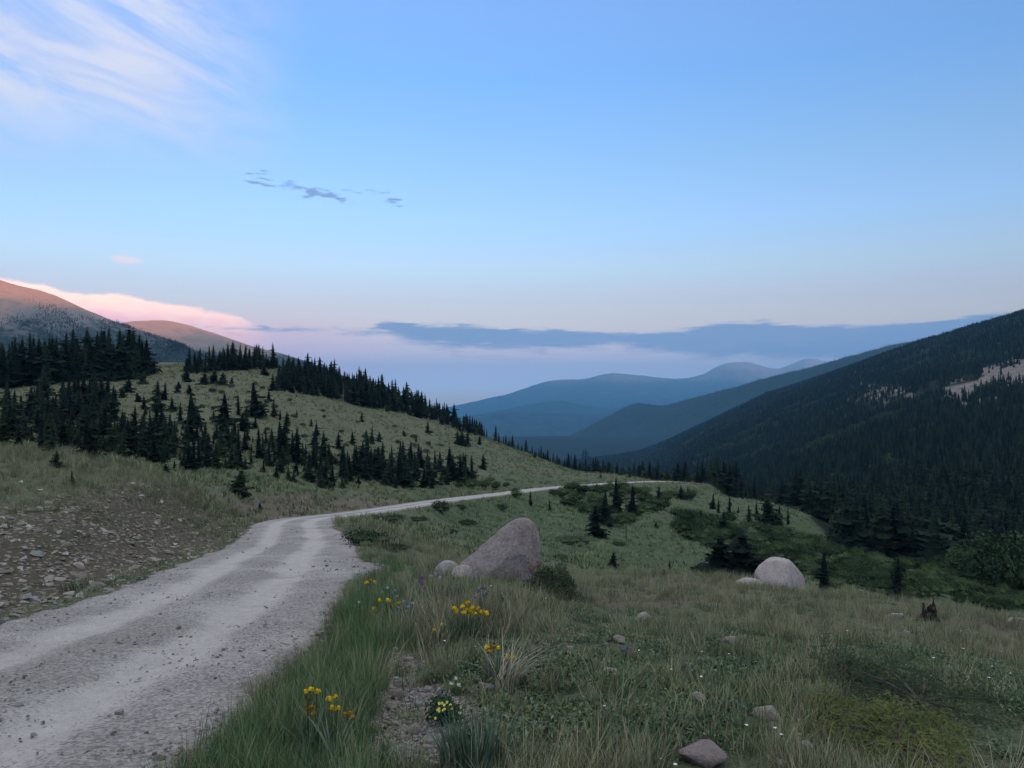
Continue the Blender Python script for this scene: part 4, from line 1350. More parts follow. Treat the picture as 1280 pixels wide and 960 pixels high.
def big_boulder():
    """the large boulder: a long left shoulder rising to a rounded head, steep right side"""
    p = hit([628], [724])[0]
    k = p[1] / FPX
    top = np.array([(-62, 2), (-54, 14), (-44, 22), (-34, 29), (-22, 40), (-10, 50), (2, 61), (12, 68), (22, 72), (32, 71.5), (40, 66), (45, 56), (47, 42), (48, 26), (48, 8), (47, -10)], float)
    bm = bmesh.new(); bmesh.ops.create_icosphere(bm, subdivisions=6, radius=1.0)
    V = np.array([v.co for v in bm.verts])
    a = np.arctan2(V[:, 2], V[:, 0])
    # silhouette as radius from an inner point, by angle
    C = np.array([8.0, 24.0])
    pts = np.concatenate([top, [(44, -24), (20, -28), (-20, -26), (-50, -18), (-64, -8)]]) - C
    pa = np.arctan2(pts[:, 1], pts[:, 0]); pr = np.hypot(pts[:, 0], pts[:, 1]); o_ = np.argsort(pa); pa, pr = pa[o_], pr[o_]
    pa = np.concatenate([pa[-3:] - 2 * PI, pa, pa[:3] + 2 * PI]); pr = np.concatenate([pr[-3:], pr, pr[:3]])
    R = np.interp(a, pa, pr)
    q = np.hypot(V[:, 0], V[:, 2])
    X = C[0] + R * np.cos(a) * q ** .82; Z = C[1] + R * np.sin(a) * q ** .82; Y = V[:, 1] * 40 * (1 + .12 * V[:, 0])
    n1 = fbm(X / 34 + 3, Z / 34 + Y / 50, 4, 5) ; n2 = fbm(X / 9, Z / 9 + Y / 11, 4, 9)
    side = 1 - q
    Y = Y + n1 * 7 * np.sign(V[:, 1]) * side
    Q = np.stack([X - 8, Y, Z - 24], 1)
    for nx_, ny_, nz_, d0 in ((-.42, -.80, .42, 20), (.62, -.76, .18, 30), (.12, -.97, -.2, 25), (.20, -.88, .42, 29), (.1, .9, .4, 28)):
        n_ = np.array((nx_, ny_, nz_)); n_ /= np.linalg.norm(n_)
        Q = Q - np.maximum(0, Q @ n_ - d0)[:, None] * n_ * .75
    X, Y, Z = Q[:, 0] + 8, Q[:, 1], Q[:, 2] + 24
    Y = Y + n2 * 1.3
    X = X + n2 * 1.1; Z = Z + n2 * .9
    for v, x, y, z in zip(bm.verts, X * k, Y * k, Z * k): v.co = (x, y, z)
    me = bpy.data.meshes.new('boulder'); bm.to_mesh(me); bm.free(); me.materials.append(M_GRANITE)
    me.polygons.foreach_set('use_smooth', [True] * len(me.polygons))
    o = add('boulder', me, None, (p[0], p[1] + 25 * k, p[2])); tag(o, 'large leaning grey boulder with red lichen at the crest right of the road', 'boulder')
    return o, p


M_WHITEGRAN = stone_mat('pale_granite', (.33, .31, .30), (.50, .47, .46), None, 3.0, .5)
BIG, BIGP = big_boulder()
boulder('boulder', 'small pale rounded boulder at the left foot of the large one', 558, 709, 32, 17, M_WHITEGRAN, 17, .05, .9, .6, 4, .06, dist=float(BIGP[1]) + .4)
boulder('boulder', 'low grey boulder wedged between the small pale one and the large one', 579, 712, 32, 13, M_GRANITE, 27, .0, .9, .6, 4, .07, dist=float(BIGP[1]) + .1)
boulder('boulder', 'rounded pinkish granite boulder on the right foreground crest', 980, 734, 62, 35, M_PINKGRAN, 33, -.08, .85, .5, 5, .07, dist=40.0)
boulder('boulder', 'flat pale rock slab lying left of the pinkish boulder', 938, 727, 34, 7, M_PALE, 44, 0, .8, .6, 4, .10, dist=39.0)

RK = [rock_mesh(400 + i, m, 16, f) for i, (m, f) in enumerate(((M_STONE, .6), (M_GREY, .7), (M_PALE, .55), (M_STONE, .8), (M_GREY, .5), (M_STONE, .45), (M_PALE, .75), (M_GREY, .9)))]


def rock_hi(seed, mat):
    """bigger stone with worn edges"""
    me = rock_mesh(seed, mat, 18, .7)
    bm = bmesh.new(); bm.from_mesh(me)
    bmesh.ops.bevel(bm, geom=bm.edges[:], offset=.035, segments=2, affect='EDGES', profile=.6)
    bmesh.ops.triangulate(bm, faces=bm.faces[:])
    bmesh.ops.subdivide_edges(bm, edges=bm.edges[:], cuts=1)
    V = np.array([v.co for v in bm.verts])
    d = fbm(V[:, 0] * 7 + seed, V[:, 1] * 7 + V[:, 2] * 8, 4, seed)
    for v, dd_ in zip(bm.verts, d): v.co *= 1 + .05 * dd_
    bm.to_mesh(me); bm.free()
    me.polygons.foreach_set('use_smooth', [True] * len(me.polygons))
    return me


RKH = [rock_hi(430 + i, m) for i, m in enumerate((M_STONE, M_GREY, M_PALE, M_STONE, M_PINKGRAN))]
STONE_SPOTS = []


def stone(px, py, wp, hp, label, hi=True, k=0, yaw=None, group=None, bury=.25, name='stone'):
    p = hit([px], [py])[0]
    w, h = wp / FPX * p[1], hp / FPX * p[1]
    r = random.Random(int(px * 7 + py))
    o = add(name, (RKH if hi else RK)[k], None, (p[0], p[1], p[2] + (.10 * h if hi else -bury * h * .3)), (r.uniform(-.12, .12), r.uniform(-.12, .12), r.uniform(-.5, .5) if yaw is None else yaw), (w / 1.0, w / 1.0 * r.uniform(.8, 1.1), h / .5))
    tag(o, label, 'stone', group); STONE_SPOTS.append((p[0], p[1] - (.45 * w if hi else 0), w * (1.5 if hi else .6)))


for (px, py, wp, hp, lb, k) in (
        (886, 952, 78, 34, 'largest foreground stone, a long pinkish slab at the bottom right of centre', 4), (958, 898, 44, 20, 'long tan stone on the foreground slope above the largest slab', 3),
        (873, 880, 24, 20, 'tan stone standing on edge in the grass left of the long one', 0), (914, 804, 26, 12, 'rounded tan stone in the dry grass below the pinkish boulder', 3),
        (774, 804, 22, 13, 'grey-tan stone in the grass below the dark bush', 0), (804, 774, 26, 11, 'low tan stone near the crest right of the dark bush', 3),
        (860, 835, 14, 9, 'small white stone in the middle of the foreground slope', 2), (762, 842, 24, 9, 'flat pale stone half sunk in grass below the grey-tan one', 2),
        (881, 923, 14, 9, 'small pale stone just above the largest slab', 2), (919, 880, 14, 7, 'small tan stone left of the long tan one', 0),
        (1047, 893, 15, 7, 'small pale stone left of the yellow-green juniper', 2), (1121, 771, 22, 6, 'flat white stone left of the black stump', 2),
        (1085, 793, 12, 4, 'thin pale stone below left of the black stump', 2), (1133, 792, 10, 5, 'tiny pale stone below the black stump', 2), (1109, 796, 9, 4, 'tiny grey stone between the two pale ones below the stump', 1),
        (975, 956, 20, 9, 'grey stone at the bottom edge right of the largest slab', 1), (1008, 933, 18, 9, 'grey half-buried stone right of the largest slab', 1),
        (695, 941, 18, 14, 'pale stone in deep grass at the bottom centre', 2), (682, 809, 14, 7, 'pale stone on the berm right of the straw clump', 2), (746, 821, 9, 6, 'tiny white stone left of the flat pale one', 2),
        (712, 812, 12, 6, 'pale tan stone in the row on the berm edge', 2), (1030, 905, 8, 4, 'tiny white stone left of the juniper', 2), (1272, 778, 30, 8, 'pale flat stone on the crest at the right edge', 2)):
    stone(px, py, wp, hp, lb, True, k)
# stones of the washed-out patch beside the road
for (px, py, wp, hp, k, lb) in (
        (498, 872, 22, 14, 3, 'round tan stone at the top of the gravel patch'), (490, 886, 24, 11, 0, 'flat tan stone below the round one in the gravel patch'), (523, 882, 16, 10, 1, 'grey stone left of the yellow cinquefoil'),
        (518, 916, 24, 14, 3, 'yellowish stone in the middle of the gravel patch'), (536, 928, 22, 12, 1, 'bluish grey stone below the cinquefoil'), (534, 938, 18, 9, 2, 'white stone low in the gravel patch'),
        (490, 949, 20, 10, 1, 'blue-grey slab at the bottom of the gravel patch'), (510, 948, 15, 11, 1, 'grey cobble right of the blue-grey slab'), (542, 957, 22, 8, 2, 'pale stone at the bottom edge of the gravel patch'),
        (556, 872, 18, 9, 1, 'grey stone behind the yellow cinquefoil'), (535, 864, 14, 9, 1, 'dark grey stone at the top right of the gravel patch'), (548, 861, 10, 7, 0, 'small tan stone at the top right of the gravel patch'),
        (511, 826, 16, 6, 2, 'pale stone where the gravel patch narrows'), (495, 815, 14, 7, 2, 'pale stone at the upper tip of the gravel patch'), (596, 897, 12, 9, 0, 'brown stone right of the yellow cinquefoil'),
        (612, 862, 16, 10, 1, 'grey stone under the straw clump'), (602, 858, 12, 7, 2, 'pale stone left under the straw clump'), (625, 912, 16, 9, 0, 'tan stone half hidden behind the dark blade clump'),
        (508, 897, 11, 7, 0, 'small brown stone above the yellowish one'), (478, 930, 10, 6, 2, 'small pale stone at the left side of the gravel patch')):
    stone(px, py, wp, hp, lb, True, k % 4)

# ---- rubble on the cut bank: larger stones one by one, the rest as a mass
r_ = random.Random(88)
bank_poly = [(0, 600), (40, 606), (110, 628), (180, 650), (230, 668), (215, 690), (140, 716), (60, 748), (0, 768)]
for (px, py, wp, hp, lb) in ((28, 603, 12, 5, 'pale stone high on the rubble bank at the left edge'), (52, 613, 24, 5, 'long white slab high on the rubble bank'), (84, 694, 16, 10, 'pale slab in the middle of the rubble bank'),
                             (97, 706, 13, 6, 'pale stone right below the slab on the rubble bank'), (108, 704, 14, 8, 'pale slab right of the middle of the rubble bank'), (66, 714, 14, 8, 'pale stone low on the rubble bank'), (5, 648, 16, 6, 'white slab on the rubble bank at the left edge'),
                             (25, 676, 9, 5, 'small pale stone left of the middle of the rubble bank')):
    stone(px, py, wp, hp, lb, False, 2 if 'white' in lb or 'pale' in lb else 0, yaw=-.5, name='bank_stone')
bs = rand_in(bank_poly, 190, 89, 7)
for (x, y) in bs:
    s_ = r_.uniform(4.5, 10) * (.6 + .6 * (y - 590) / 170)
    k_s = r_.choice((0, 0, 3, 5, 0, 3, 2, 1))
    lb_s = ('%s %s stone on the rubble bank, %s%s' % ('larger' if s_ > 8 else 'middling' if s_ > 6 else 'small', 'pale' if k_s == 2 else 'grey' if k_s == 1 else 'tan',
            'high up' if y < 615 + x * .28 else 'low by the road' if y > 742 - x * .24 else 'half-way up', ' at the left edge' if x < 60 else ' in its middle' if x < 130 else ' towards the bend'))
    stone(x, y, s_, s_ * r_.uniform(.35, .6), lb_s, False, k_s, yaw=r_.uniform(-.9, .1), group='loose stones of the rubble bank', name='bank_stone')
P2 = wedge(9, 62, lambda r: 26 if r < 30 else 9, -.66, -.10)
d1, k1 = road_rel(P2[:, 0], P2[:, 1]); e1 = np.abs(d1) - road_edge(d1, k1)
rw = np.interp(P2[:, 1], [-20, 5, 12, 22, 34, 48, 60], [5.5, 6.0, 5.6, 5.0, 4.4, 3.2, 2.2])
q = fbm(P2[:, 0] / 1.3, P2[:, 1] / 1.3, 3, 15)
kp = (d1 < 0) & (e1 > .0) & (e1 < rw + q * 1.2) & (q > -.42 + .5 * RNG.random(len(P2)) - .2)
P3 = with_z(P2[kp], -.01)
sz = RNG.lognormal(math.log(.105), .55, len(P3)).clip(.04, .42)
print('rubble', len(P3))
scatter('rubble', 'loose brown rubble of the cut bank on the left', P3, RNG.uniform(-1.2, .3, len(P3)), np.column_stack([sz, sz * .9, sz * .95]), RNG.choice([0, 0, 0, 3, 3, 5, 5, 1, 2], len(P3)), RK, RNG.normal(0, .25, (len(P3), 2)))

# ---- loose gravel on the road, its edges and the washed-out patch
cand = wedge(3.2, 46, lambda r: 800 if r < 7 else (330 if r < 12 else (100 if r < 22 else 16)), -.66, -.02)
d1, k1 = road_rel(cand[:, 0], cand[:, 1]); e1 = road_edge(d1, k1)
track = np.exp(-((d1 - .95) / .42) ** 2) + np.exp(-((d1 + .85) / .42) ** 2)
q = fbm(cand[:, 0] / .9, cand[:, 1] / .9, 4, 16)
kp = (np.abs(d1) < e1 + .15) & (RNG.random(len(cand)) < np.clip(.30 + .75 * q - .30 * track + .25 * sstep(.75, 1.0, np.abs(d1) / e1), .02, 1))
G2 = cand[kp]
gz = height(G2[:, 0], G2[:, 1]) + .028 + (.028 * fbm(G2[:, 0] / .9, G2[:, 1] / .9, 4, 70) - .045 * track[kp]) * sstep(60, 30, G2[:, 1])
gs = RNG.lognormal(math.log(.0145), .55, len(G2)).clip(.006, .07) * (1 + G2[:, 1] / 20)
pc = wedge(3.4, 9.5, lambda r: 900, -.32, .02)
kp2 = inpoly(pc[:, 0], pc[:, 1], GRAVEL)
pc = pc[kp2]
ps = RNG.lognormal(math.log(.022), .55, len(pc)).clip(.008, .075)
gp = np.concatenate([np.column_stack([G2, gz]), with_z(pc, .002)]); gs = np.concatenate([gs, ps])
print('gravel', len(gp))
scatter('gravel', 'loose gravel on the road and the washed-out patch beside it', gp, RNG.uniform(0, 6.28, len(gp)), gs, RNG.choice([0, 1, 1, 2, 3, 4, 4, 5], len(gp)), RK, RNG.normal(0, .3, (len(gp), 2)))

# ================================================================== stump
def stump():
    p = hit([1161], [777])[0]; k = p[1] / FPX
    m, nt, b = new_mat('charred_wood', .95, .1)
    P = obj_pos(nt); n = noise(nt, P, 9, 5, .7)
    setc(nt, b, cmix(nt, n.sstep(.45, .72), (.016, .014, .013), (.15, .135, .12))); bump(nt, b, n, .8, .05)
    root = bpy.data.objects.new('tree_stump', None); COL.objects.link(root); root.location = p
    tag(root, 'blackened jagged tree stump near the crest on the right', 'tree stump')
    r = random.Random(3); w, h = 10.5 * k, 30 * k
    nseg, nz = 22, 7; V = []; F = []
    topz = [h * (.62 + .16 * math.sin(i / nseg * 6.28 + 2.2) + .10 * math.sin(i * 1.7) + .16 * r.random()) for i in range(nseg)]
    for j in range(nz):
        t = j / (nz - 1)
        for i in range(nseg):
            a = 2 * PI * i / nseg
            rr = w * (1 - .35 * t) * (1 + .22 * math.sin(a * 5 + t * 2) + r.uniform(-.08, .08)) * (1.25 - .25 * min(1, t * 3))
            V.append((rr * math.cos(a), rr * .8 * math.sin(a), -.06 + t * topz[i]))
    for j in range(nz - 1):
        for i in range(nseg):
            i2 = (i + 1) % nseg; F.append((j * nseg + i, j * nseg + i2, (j + 1) * nseg + i2, (j + 1) * nseg + i))
    V.append((0, 0, h * .35)); c = len(V) - 1
    for i in range(nseg): F.append(((nz - 1) * nseg + i, (nz - 1) * nseg + (i + 1) % nseg, c))
    me = bpy.data.meshes.new('trunk'); me.from_pydata(V, [], F); me.materials.append(m)
    add('trunk', me, root)
    for a, L in ((2.9, 1.8), (3.6, 1.5), (.3, 1.5), (-.9, 1.3)):
        t = MB(); ca, sa = math.cos(a), math.sin(a)
        t.tube([(ca * w * .6, sa * w * .6, h * .25), (ca * w * 1.15, sa * w * 1.15, h * .10), (ca * w * L, sa * w * L, -.05)], [w * .30, w * .2, w * .08], 6)
        add('root', t.mesh('root', [m], True), root)
    for i in range(5):
        t = MB(); a = r.random() * 6.28
        t.tube([(math.cos(a) * w * .5, math.sin(a) * w * .5, h * .4), (math.cos(a) * w * .6, math.sin(a) * w * .6, h * r.uniform(.6, .95))], [w * .22, w * .05], 4)
        add('splinter', t.mesh('splinter', [m]), root)


stump()
def log_px(px, py, wp, label, yaw, rad=.09):
    p = hit([px], [py])[0]; L = wp / FPX * p[1]
    t = MB(); t.tube([(-L / 2, 0, rad), (0, .06, rad * 1.1), (L / 2, 0, rad * .9)], [rad, rad * .9, rad * .5], 6)
    o = add('fallen_log', t.mesh('fallen_log', [M_DEADWOOD]), None, p, (0, 0, yaw)); tag(o, label, 'log')
log_px(1096, 789, 18, 'short grey stick lying below the black stump', -.4, .03)
log_px(586, 566, 16, 'grey fallen log on the spur above the road', .8, .2)
log_px(400, 536, 26, 'grey fallen log on the slope below the skyline wood', -.3, .2)
log_px(695, 646, 16, 'pale fallen log in the willows below the far road', .3, .2)

# ================================================================== grass and low plants as cover
GR = [clump(500 + i, 40, .29, .09, .0042, .6, [M_LUSH, M_GRASS], hvar=.55) for i in range(5)]
GM = [clump(510 + i, 26, .125, .085, .0042, .85, [M_GRASS, M_DRY], hvar=.6) for i in range(5)]
GD = [clump(520 + i, 34, .23, .085, .0042, .7, [M_DRY, M_GRASS], hvar=.6) for i in range(5)]
FB = [forb(530 + i, 52, .040, [M_FORB, M_SAGE], 1.0) for i in range(5)]
FAR_T = [clump(540 + i, 9, .30, .16, .035, .7, [M_GRASS, M_DRY], segs=2) for i in range(3)] + [clump(545 + i, 9, .30, .16, .035, .7, [M_DRY, M_GRASS], segs=2) for i in range(3)]


PLANTS = [(hit([a], [b_])[0], w_) for a, b_, w_ in ((388, 952, .20), (416, 955, .20), (402, 962, .22), (592, 962, .20), (556, 903, .22), (632, 862, .13), (582, 800, .16), (476, 778, .12), (506, 778, .14), (600, 766, .1), (484, 756, .1))]
MATS = [(hit([a], [b_])[0], wp_ / FPX, dm_) for a, b_, wp_, dm_ in ((1120, 930, 175, 1.5), (1150, 880, 190, 2.2))]


def off_stones(P):
    ok = np.ones(len(P), bool)
    for q_, w in PLANTS: ok &= (P[:, 0] - q_[0]) ** 2 + (P[:, 1] - q_[1] + .5 * w) ** 2 > w * w
    for q_, wk, dm_ in MATS: ok &= ((P[:, 0] - q_[0]) / (wk * q_[1] * .55)) ** 2 + ((P[:, 1] - q_[1] + .15) / (dm_ * .55)) ** 2 > 1
    for x, y, w in STONE_SPOTS: ok &= (P[:, 0] - x) ** 2 + (P[:, 1] - y) ** 2 > (w * .55) ** 2
    ok &= ~((np.abs(P[:, 0] - BIGP[0]) < 1.0) & (np.abs(P[:, 1] - BIGP[1] - .5) < .45))
    return ok


c1 = wedge(2.6, 58, lambda r: 170 if r < 8 else (80 if r < 14 else (32 if r < 24 else 13)), -.78, .92)
d1, k1 = road_rel(c1[:, 0], c1[:, 1]); e1 = np.abs(d1) - road_edge(d1, k1)
right = (d1 > 0) | (np.abs(d1) > 500)
q = fbm(c1[:, 0] / 1.1, c1[:, 1] / 1.1, 4, 81); q2 = fbm(c1[:, 0] / 3.5, c1[:, 1] / 3.5, 4, 82)
ing = inpoly(c1[:, 0] + q * .15, c1[:, 1] + q * .15, GRAVEL)
R_ = RNG.random(len(c1)); so = off_stones(c1)
base_ok = (e1 > .05) & so & (~ing | (R_ < .05))
vw = np.interp(c1[:, 1], [0, 8, 14, 20, 30], [1.35, 1.2, .8, .35, .25])
verge = base_ok & right & (e1 < vw + .5 * q) & (c1[:, 1] < 26)
V_ = c1[verge & (R_ < sstep(-.05, .4, e1 + .25 * q) * .80)]
V_dry = c1[verge & (R_ > .80) & (R_ < .90)]
sl = base_ok & right & ~verge
y_ = c1[:, 1]
p_dry = np.clip(.36 + .34 * sstep(8, 20, y_) + .50 * q2 + .35 * q, .08, .9)
p_cov = np.clip(.50 + 1.0 * q - .12 * sstep(6, 20, y_), .06, .95)
pick = RNG.random(len(c1))
D_ = c1[sl & (R_ < p_cov) & (pick < p_dry * .8)]
M_ = c1[sl & (R_ < p_cov) & (pick > p_dry * .8) & (pick < .8)]
F_ = c1[sl & (y_ < 30) & (RNG.random(len(c1)) < np.clip(.34 - .5 * q - .28 * sstep(7, 18, y_) - p_dry * .12, .02, .6))]
lb_ = (d1 < 0) & (e1 > .1) & so & (np.abs(d1) < 400)
rwid = np.interp(y_, [-20, 5, 12, 22, 34, 48, 60], [5.5, 6.0, 5.6, 5.0, 4.4, 3.2, 2.2])
L_top = c1[lb_ & (e1 > rwid - .6 + q) & (R_ < .75)]
L_low = c1[lb_ & (e1 < rwid) & (R_ < np.clip(.26 + .7 * q2 + .4 * q + .5 * sstep(.9, .2, e1) + .3 * sstep(30, 44, y_), 0, .8) * .7)]
ltop_dry = RNG.random(len(L_top)) < .6
D_ = np.concatenate([D_, L_top[ltop_dry], V_dry]); M_ = np.concatenate([M_, L_top[~ltop_dry], L_low[::3]]); F_ = np.concatenate([F_, L_low[1::3]]); D_ = np.concatenate([D_, L_low[2::3]])
print('grass', len(V_), len(M_), len(D_), len(F_))


def cover(name, label, P2, meshes, s0, s1, far=0.0):
    P3 = with_z(P2, -.005); n = len(P3)
    s = RNG.uniform(s0, s1, n) * (1 + far * np.clip(P2[:, 1] - 12, 0, 40) / 40)
    if name == 'dry_grass': s = s * (1 + .55 * np.exp(-((P2[:, 0] + .9) / 1.1) ** 2) * sstep(5.5, 8, P2[:, 1]) * sstep(19, 15, P2[:, 1]))   # taller on the berm
    scatter(name, label, P3, RNG.uniform(0, 6.28, n), np.column_stack([s * 1.1, s * 1.1, s]), RNG.integers(0, len(meshes), n), meshes, RNG.normal(0, .08, (n, 2)))


cover('verge_grass', 'tall green grass along the right edge of the road', V_, GR, .7, 1.25, .3)
cover('meadow_grass', 'mixed green grass tufts of the foreground slope', M_, GM, .55, 1.35, 1.0)
cover('dry_grass', 'straw coloured bunch grass of the foreground slope and bank', D_, GD, .5, 1.35, 1.0)
cover('low_herbs', 'low broad-leaved herbs between the grass tufts', F_, FB, .6, 1.6, .9)
# farther meadows
c2 = wedge(48, 460, lambda r: 2.6 if r < 90 else (1.2 if r < 170 else .38), -.67, .45)
d1, k1 = road_rel(c2[:, 0], c2[:, 1]); e1 = np.abs(d1) - road_edge(d1, k1)
kp = (e1 > .6) & (forest_floor(c2[:, 0], c2[:, 1], None) < .5) & (RNG.random(len(c2)) < np.clip(.55 + .8 * fbm(c2[:, 0] / 9, c2[:, 1] / 9, 4, 83), .1, 1))
c2 = c2[kp]; print('far tufts', len(c2))
dry_p = np.clip(.30 + .8 * fbm(c2[:, 0] / 30, c2[:, 1] / 30, 3, 84) + .3 * sstep(150, 300, c2[:, 1]) - .25 * (c2[:, 0] > 0), .1, .9)
n = len(c2); s = RNG.uniform(.7, 1.5, n) * (1 + c2[:, 1] / 260)
scatter('distant_meadow_grass', 'rough grass tufts of the meadows and the left hillside', with_z(c2, -.01), RNG.uniform(0, 6.28, n), np.column_stack([s * 1.3, s * 1.3, s]),
        np.where(RNG.random(n) < dry_p, RNG.integers(3, 6, n), RNG.integers(0, 3, n)), FAR_T)
# tiny white yarrow heads
wq = c1[sl & (y_ < 16) & (RNG.random(len(c1)) < .010)]
mb = MB()
for i in range(7):
    a = i * .9; rr = .010 * (i > 0) + .004 * (i > 3)
    x_, y0 = math.cos(a) * rr, math.sin(a) * rr
    mb.quad((x_ - .006, y0 - .006, .23), (x_ + .006, y0 - .006, .232), (x_ + .006, y0 + .006, .23), (x_ - .006, y0 + .006, .228))
mb.blade((0, 0, 0), 0, .23, .02, .004, 2, 1)
yar = mb.mesh('yarrow', [M_WHITE, M_FORB])
scatter('white_wildflowers', 'tiny white wildflowers sprinkled in the foreground grass', with_z(wq), RNG.uniform(0, 6.28, len(wq)), RNG.uniform(.35, .75, len(wq)), np.zeros(len(wq)), [yar])


# ================================================================== single plants of the verge
def flower_plant(name, label, px, py, heads, leaf_n, leaf_h, mats, head_px=9, stem_mat=M_FORB, leaf_lean=.7, leaf_w=.020, spread=.05, rust=(), seed=1):
    """stems with flower heads at picture offsets (dx, up) in px from the root, over a tuft of leaves"""
    p = hit([px], [py])[0]; k = p[1] / FPX; r = random.Random(seed)
    root = bpy.data.objects.new(name, None); COL.objects.link(root); root.location = p
    tag(root, label, 'plant')
    lf = MB()
    for i in range(leaf_n):
        a, d = r.random() * 6.28, spread * math.sqrt(r.random())
        lf.blade((math.cos(a) * d, math.sin(a) * d, -.01), PI / 2 - a + r.uniform(-.5, .5), leaf_h * r.uniform(.55, 1.15), r.uniform(.2, 1) * leaf_lean, leaf_w * r.uniform(.7, 1.3), 4)
    add('leaves', lf.mesh('leaves', [mats[0]]), root)
    for i, (dx_, up_) in enumerate(heads):
        x, z = dx_ * k, up_ * k; y = r.uniform(-.06, .06)
        st = MB(); st.tube([(x * .25, y * .3, 0), (x * .7, y * .7, z * .55), (x, y, z)], [.0040, .0032, .0024], 4)
        so_ = add('stem', st.mesh('stem', [stem_mat]), root)
        h = MB(); R = head_px * k / 2
        for q in range(26):
            d = Vector((r.gauss(0, 1), r.gauss(0, 1), r.gauss(.5, .7))).normalized()
            c = Vector((x, y, z)) + d * R * r.uniform(.35, 1.0)
            u = d.orthogonal().normalized() * R * .28; v = d.cross(u)
            h.quad(c - u - v, c + u - v, c + u + v, c - u + v)
        add('flower_head', h.mesh('flower_head', [M_RUST if i in rust else mats[1]]), so_)
    return root


flower_plant('yellow_wildflower', 'yellow wildflower with three bright heads over faded ones, left plant by the road', 388, 952, [(-6, 84), (-1, 88), (6, 83), (-4, 74), (2, 68), (5, 62), (-6, 62)], 26, .34, [M_SAGE, M_YELLOW], 9, rust=(3, 4, 5, 6), seed=4)
flower_plant('yellow_wildflower', 'yellow wildflower right beside it with lower heads and long pale leaves', 416, 955, [(-4, 82), (3, 84), (-2, 68), (5, 66), (14, 58), (20, 60), (23, 55)], 26, .32, [M_SAGE, M_YELLOW], 9, rust=(4, 5, 6), seed=5)
flower_plant('yellow_wildflower', 'loose yellow wildflowers at the road verge left of the dry grass', 476, 778, [(-8, 16), (-2, 26), (4, 14), (10, 28), (-10, 6), (14, 20), (22, 24)], 40, .16, [M_FORB, M_YELLOW], 7, spread=.16, rust=(2, 5), seed=6)
flower_plant('yellow_wildflower', 'domed clump of bright yellow flowers on the berm below the large boulder', 582, 800, [(-12, 36), (-4, 42), (2, 46), (8, 40), (14, 37), (20, 35), (-2, 35), (6, 33), (26, 32), (3, 38), (12, 33), (-14, 40)], 130, .34, [M_BLADE, M_YELLOW], 8, leaf_lean=.35, leaf_w=.012, spread=.17, seed=7)
flower_plant('yellow_wildflower', 'faded yellow flowers standing in the straw clump', 622, 850, [(-14, 38), (-6, 41), (0, 38), (14, 30), (20, 26), (-10, 36)], 60, .26, [M_BLADE, M_YELLOW], 9, leaf_lean=.5, leaf_w=.010, spread=.13, rust=(1, 5), seed=8)
flower_plant('yellow_wildflower', 'small dull yellow flowers at the verge beyond the others, near the pull-out', 463, 742, [(-4, 14), (0, 16), (5, 13)], 26, .20, [M_LUSH, M_YELLOW], 7, spread=.12, rust=(1,), seed=9)
flower_plant('purple_wildflower', 'purple flower spike on the verge left of the boulders', 527, 748, [(-2, 22), (0, 18), (1, 26), (2, 14)], 26, .18, [M_FORB, M_PURPLE], 6, spread=.1, seed=10)
flower_plant('purple_wildflower', 'purple flower spikes right above the domed yellow clump', 600, 766, [(-6, 18), (-2, 26), (2, 14), (6, 24), (8, 10), (-8, 8), (4, 30)], 40, .22, [M_FORB, M_PURPLE], 7, spread=.15, seed=11)
flower_plant('purple_wildflower', 'faint purple flowers in the grass right of the straw clump', 782, 826, [(-3, 12), (2, 16), (5, 8)], 20, .16, [M_FORB, M_PURPLE], 6, spread=.1, seed=12)
flower_plant('blue_wildflower', 'small blue and white flowers at the verge above the loose yellow ones', 484, 756, [(-6, 16), (0, 20), (6, 14), (10, 18), (-2, 10), (12, 10)], 40, .15, [M_BLADE, M_BLUEF], 5, spread=.13, seed=13)
flower_plant('blue_wildflower', 'greyish lavender plant between the loose yellow flowers and the dry grass', 506, 778, [(-8, 18), (-2, 24), (5, 20), (10, 24), (2, 14)], 60, .20, [M_SAGE, M_BLUEF], 5, spread=.17, seed=14)


flower_plant('yellow_wildflower', 'two yellow heads low in the dry grass left of the domed clump', 548, 808, [(-5, 20), (4, 26), (8, 15)], 34, .18, [M_FORB, M_YELLOW], 6, spread=.1, rust=(2,), seed=15)
flower_plant('blue_wildflower', 'pale bluish flowers at the foot of the large boulder', 545, 732, [(-6, 12), (0, 15), (5, 10), (9, 14)], 34, .16, [M_SAGE, M_BLUEF], 5, spread=.14, seed=16)
flower_plant('white_wildflower', 'white yarrow heads at the right rim of the gravel patch', 568, 866, [(-3, 14), (2, 18), (6, 12)], 36, .13, [M_FORB, M_WHITE], 6, spread=.1, seed=17)
flower_plant('white_wildflower', 'white flowers on the verge below the small dull yellow ones', 447, 770, [(-4, 12), (2, 17), (6, 10), (0, 7)], 30, .17, [M_LUSH, M_WHITE], 5, spread=.12, seed=18)


def tuft(name, label, px, py, n, h, spread, w, lean, mats, seed, bias=None, cat='plant'):
    p = hit([px], [py])[0]; r = random.Random(seed); c = [MB() for _ in mats]
    for i in range(n):
        a, d = r.random() * 6.28, spread * math.sqrt(r.random())
        j = 0 if len(mats) == 1 or r.random() < .72 else 1
        aim = PI / 2 - a + r.uniform(-.6, .6)
        if bias is not None and r.random() < .75: aim = bias + r.uniform(-.7, .7)
        c[j].blade((math.cos(a) * d, math.sin(a) * d, -.01), aim, h * r.uniform(.5, 1.1), r.uniform(.15, 1) * lean, w * r.uniform(.7, 1.3), 4, 0)
    root = bpy.data.objects.new(name, None); COL.objects.link(root); root.location = p
    tag(root, label, cat)
    for cc, m, nm in zip(c, mats, ('leaves', 'dry_stalks')):
        add(nm, cc.mesh(nm, [m]), root)


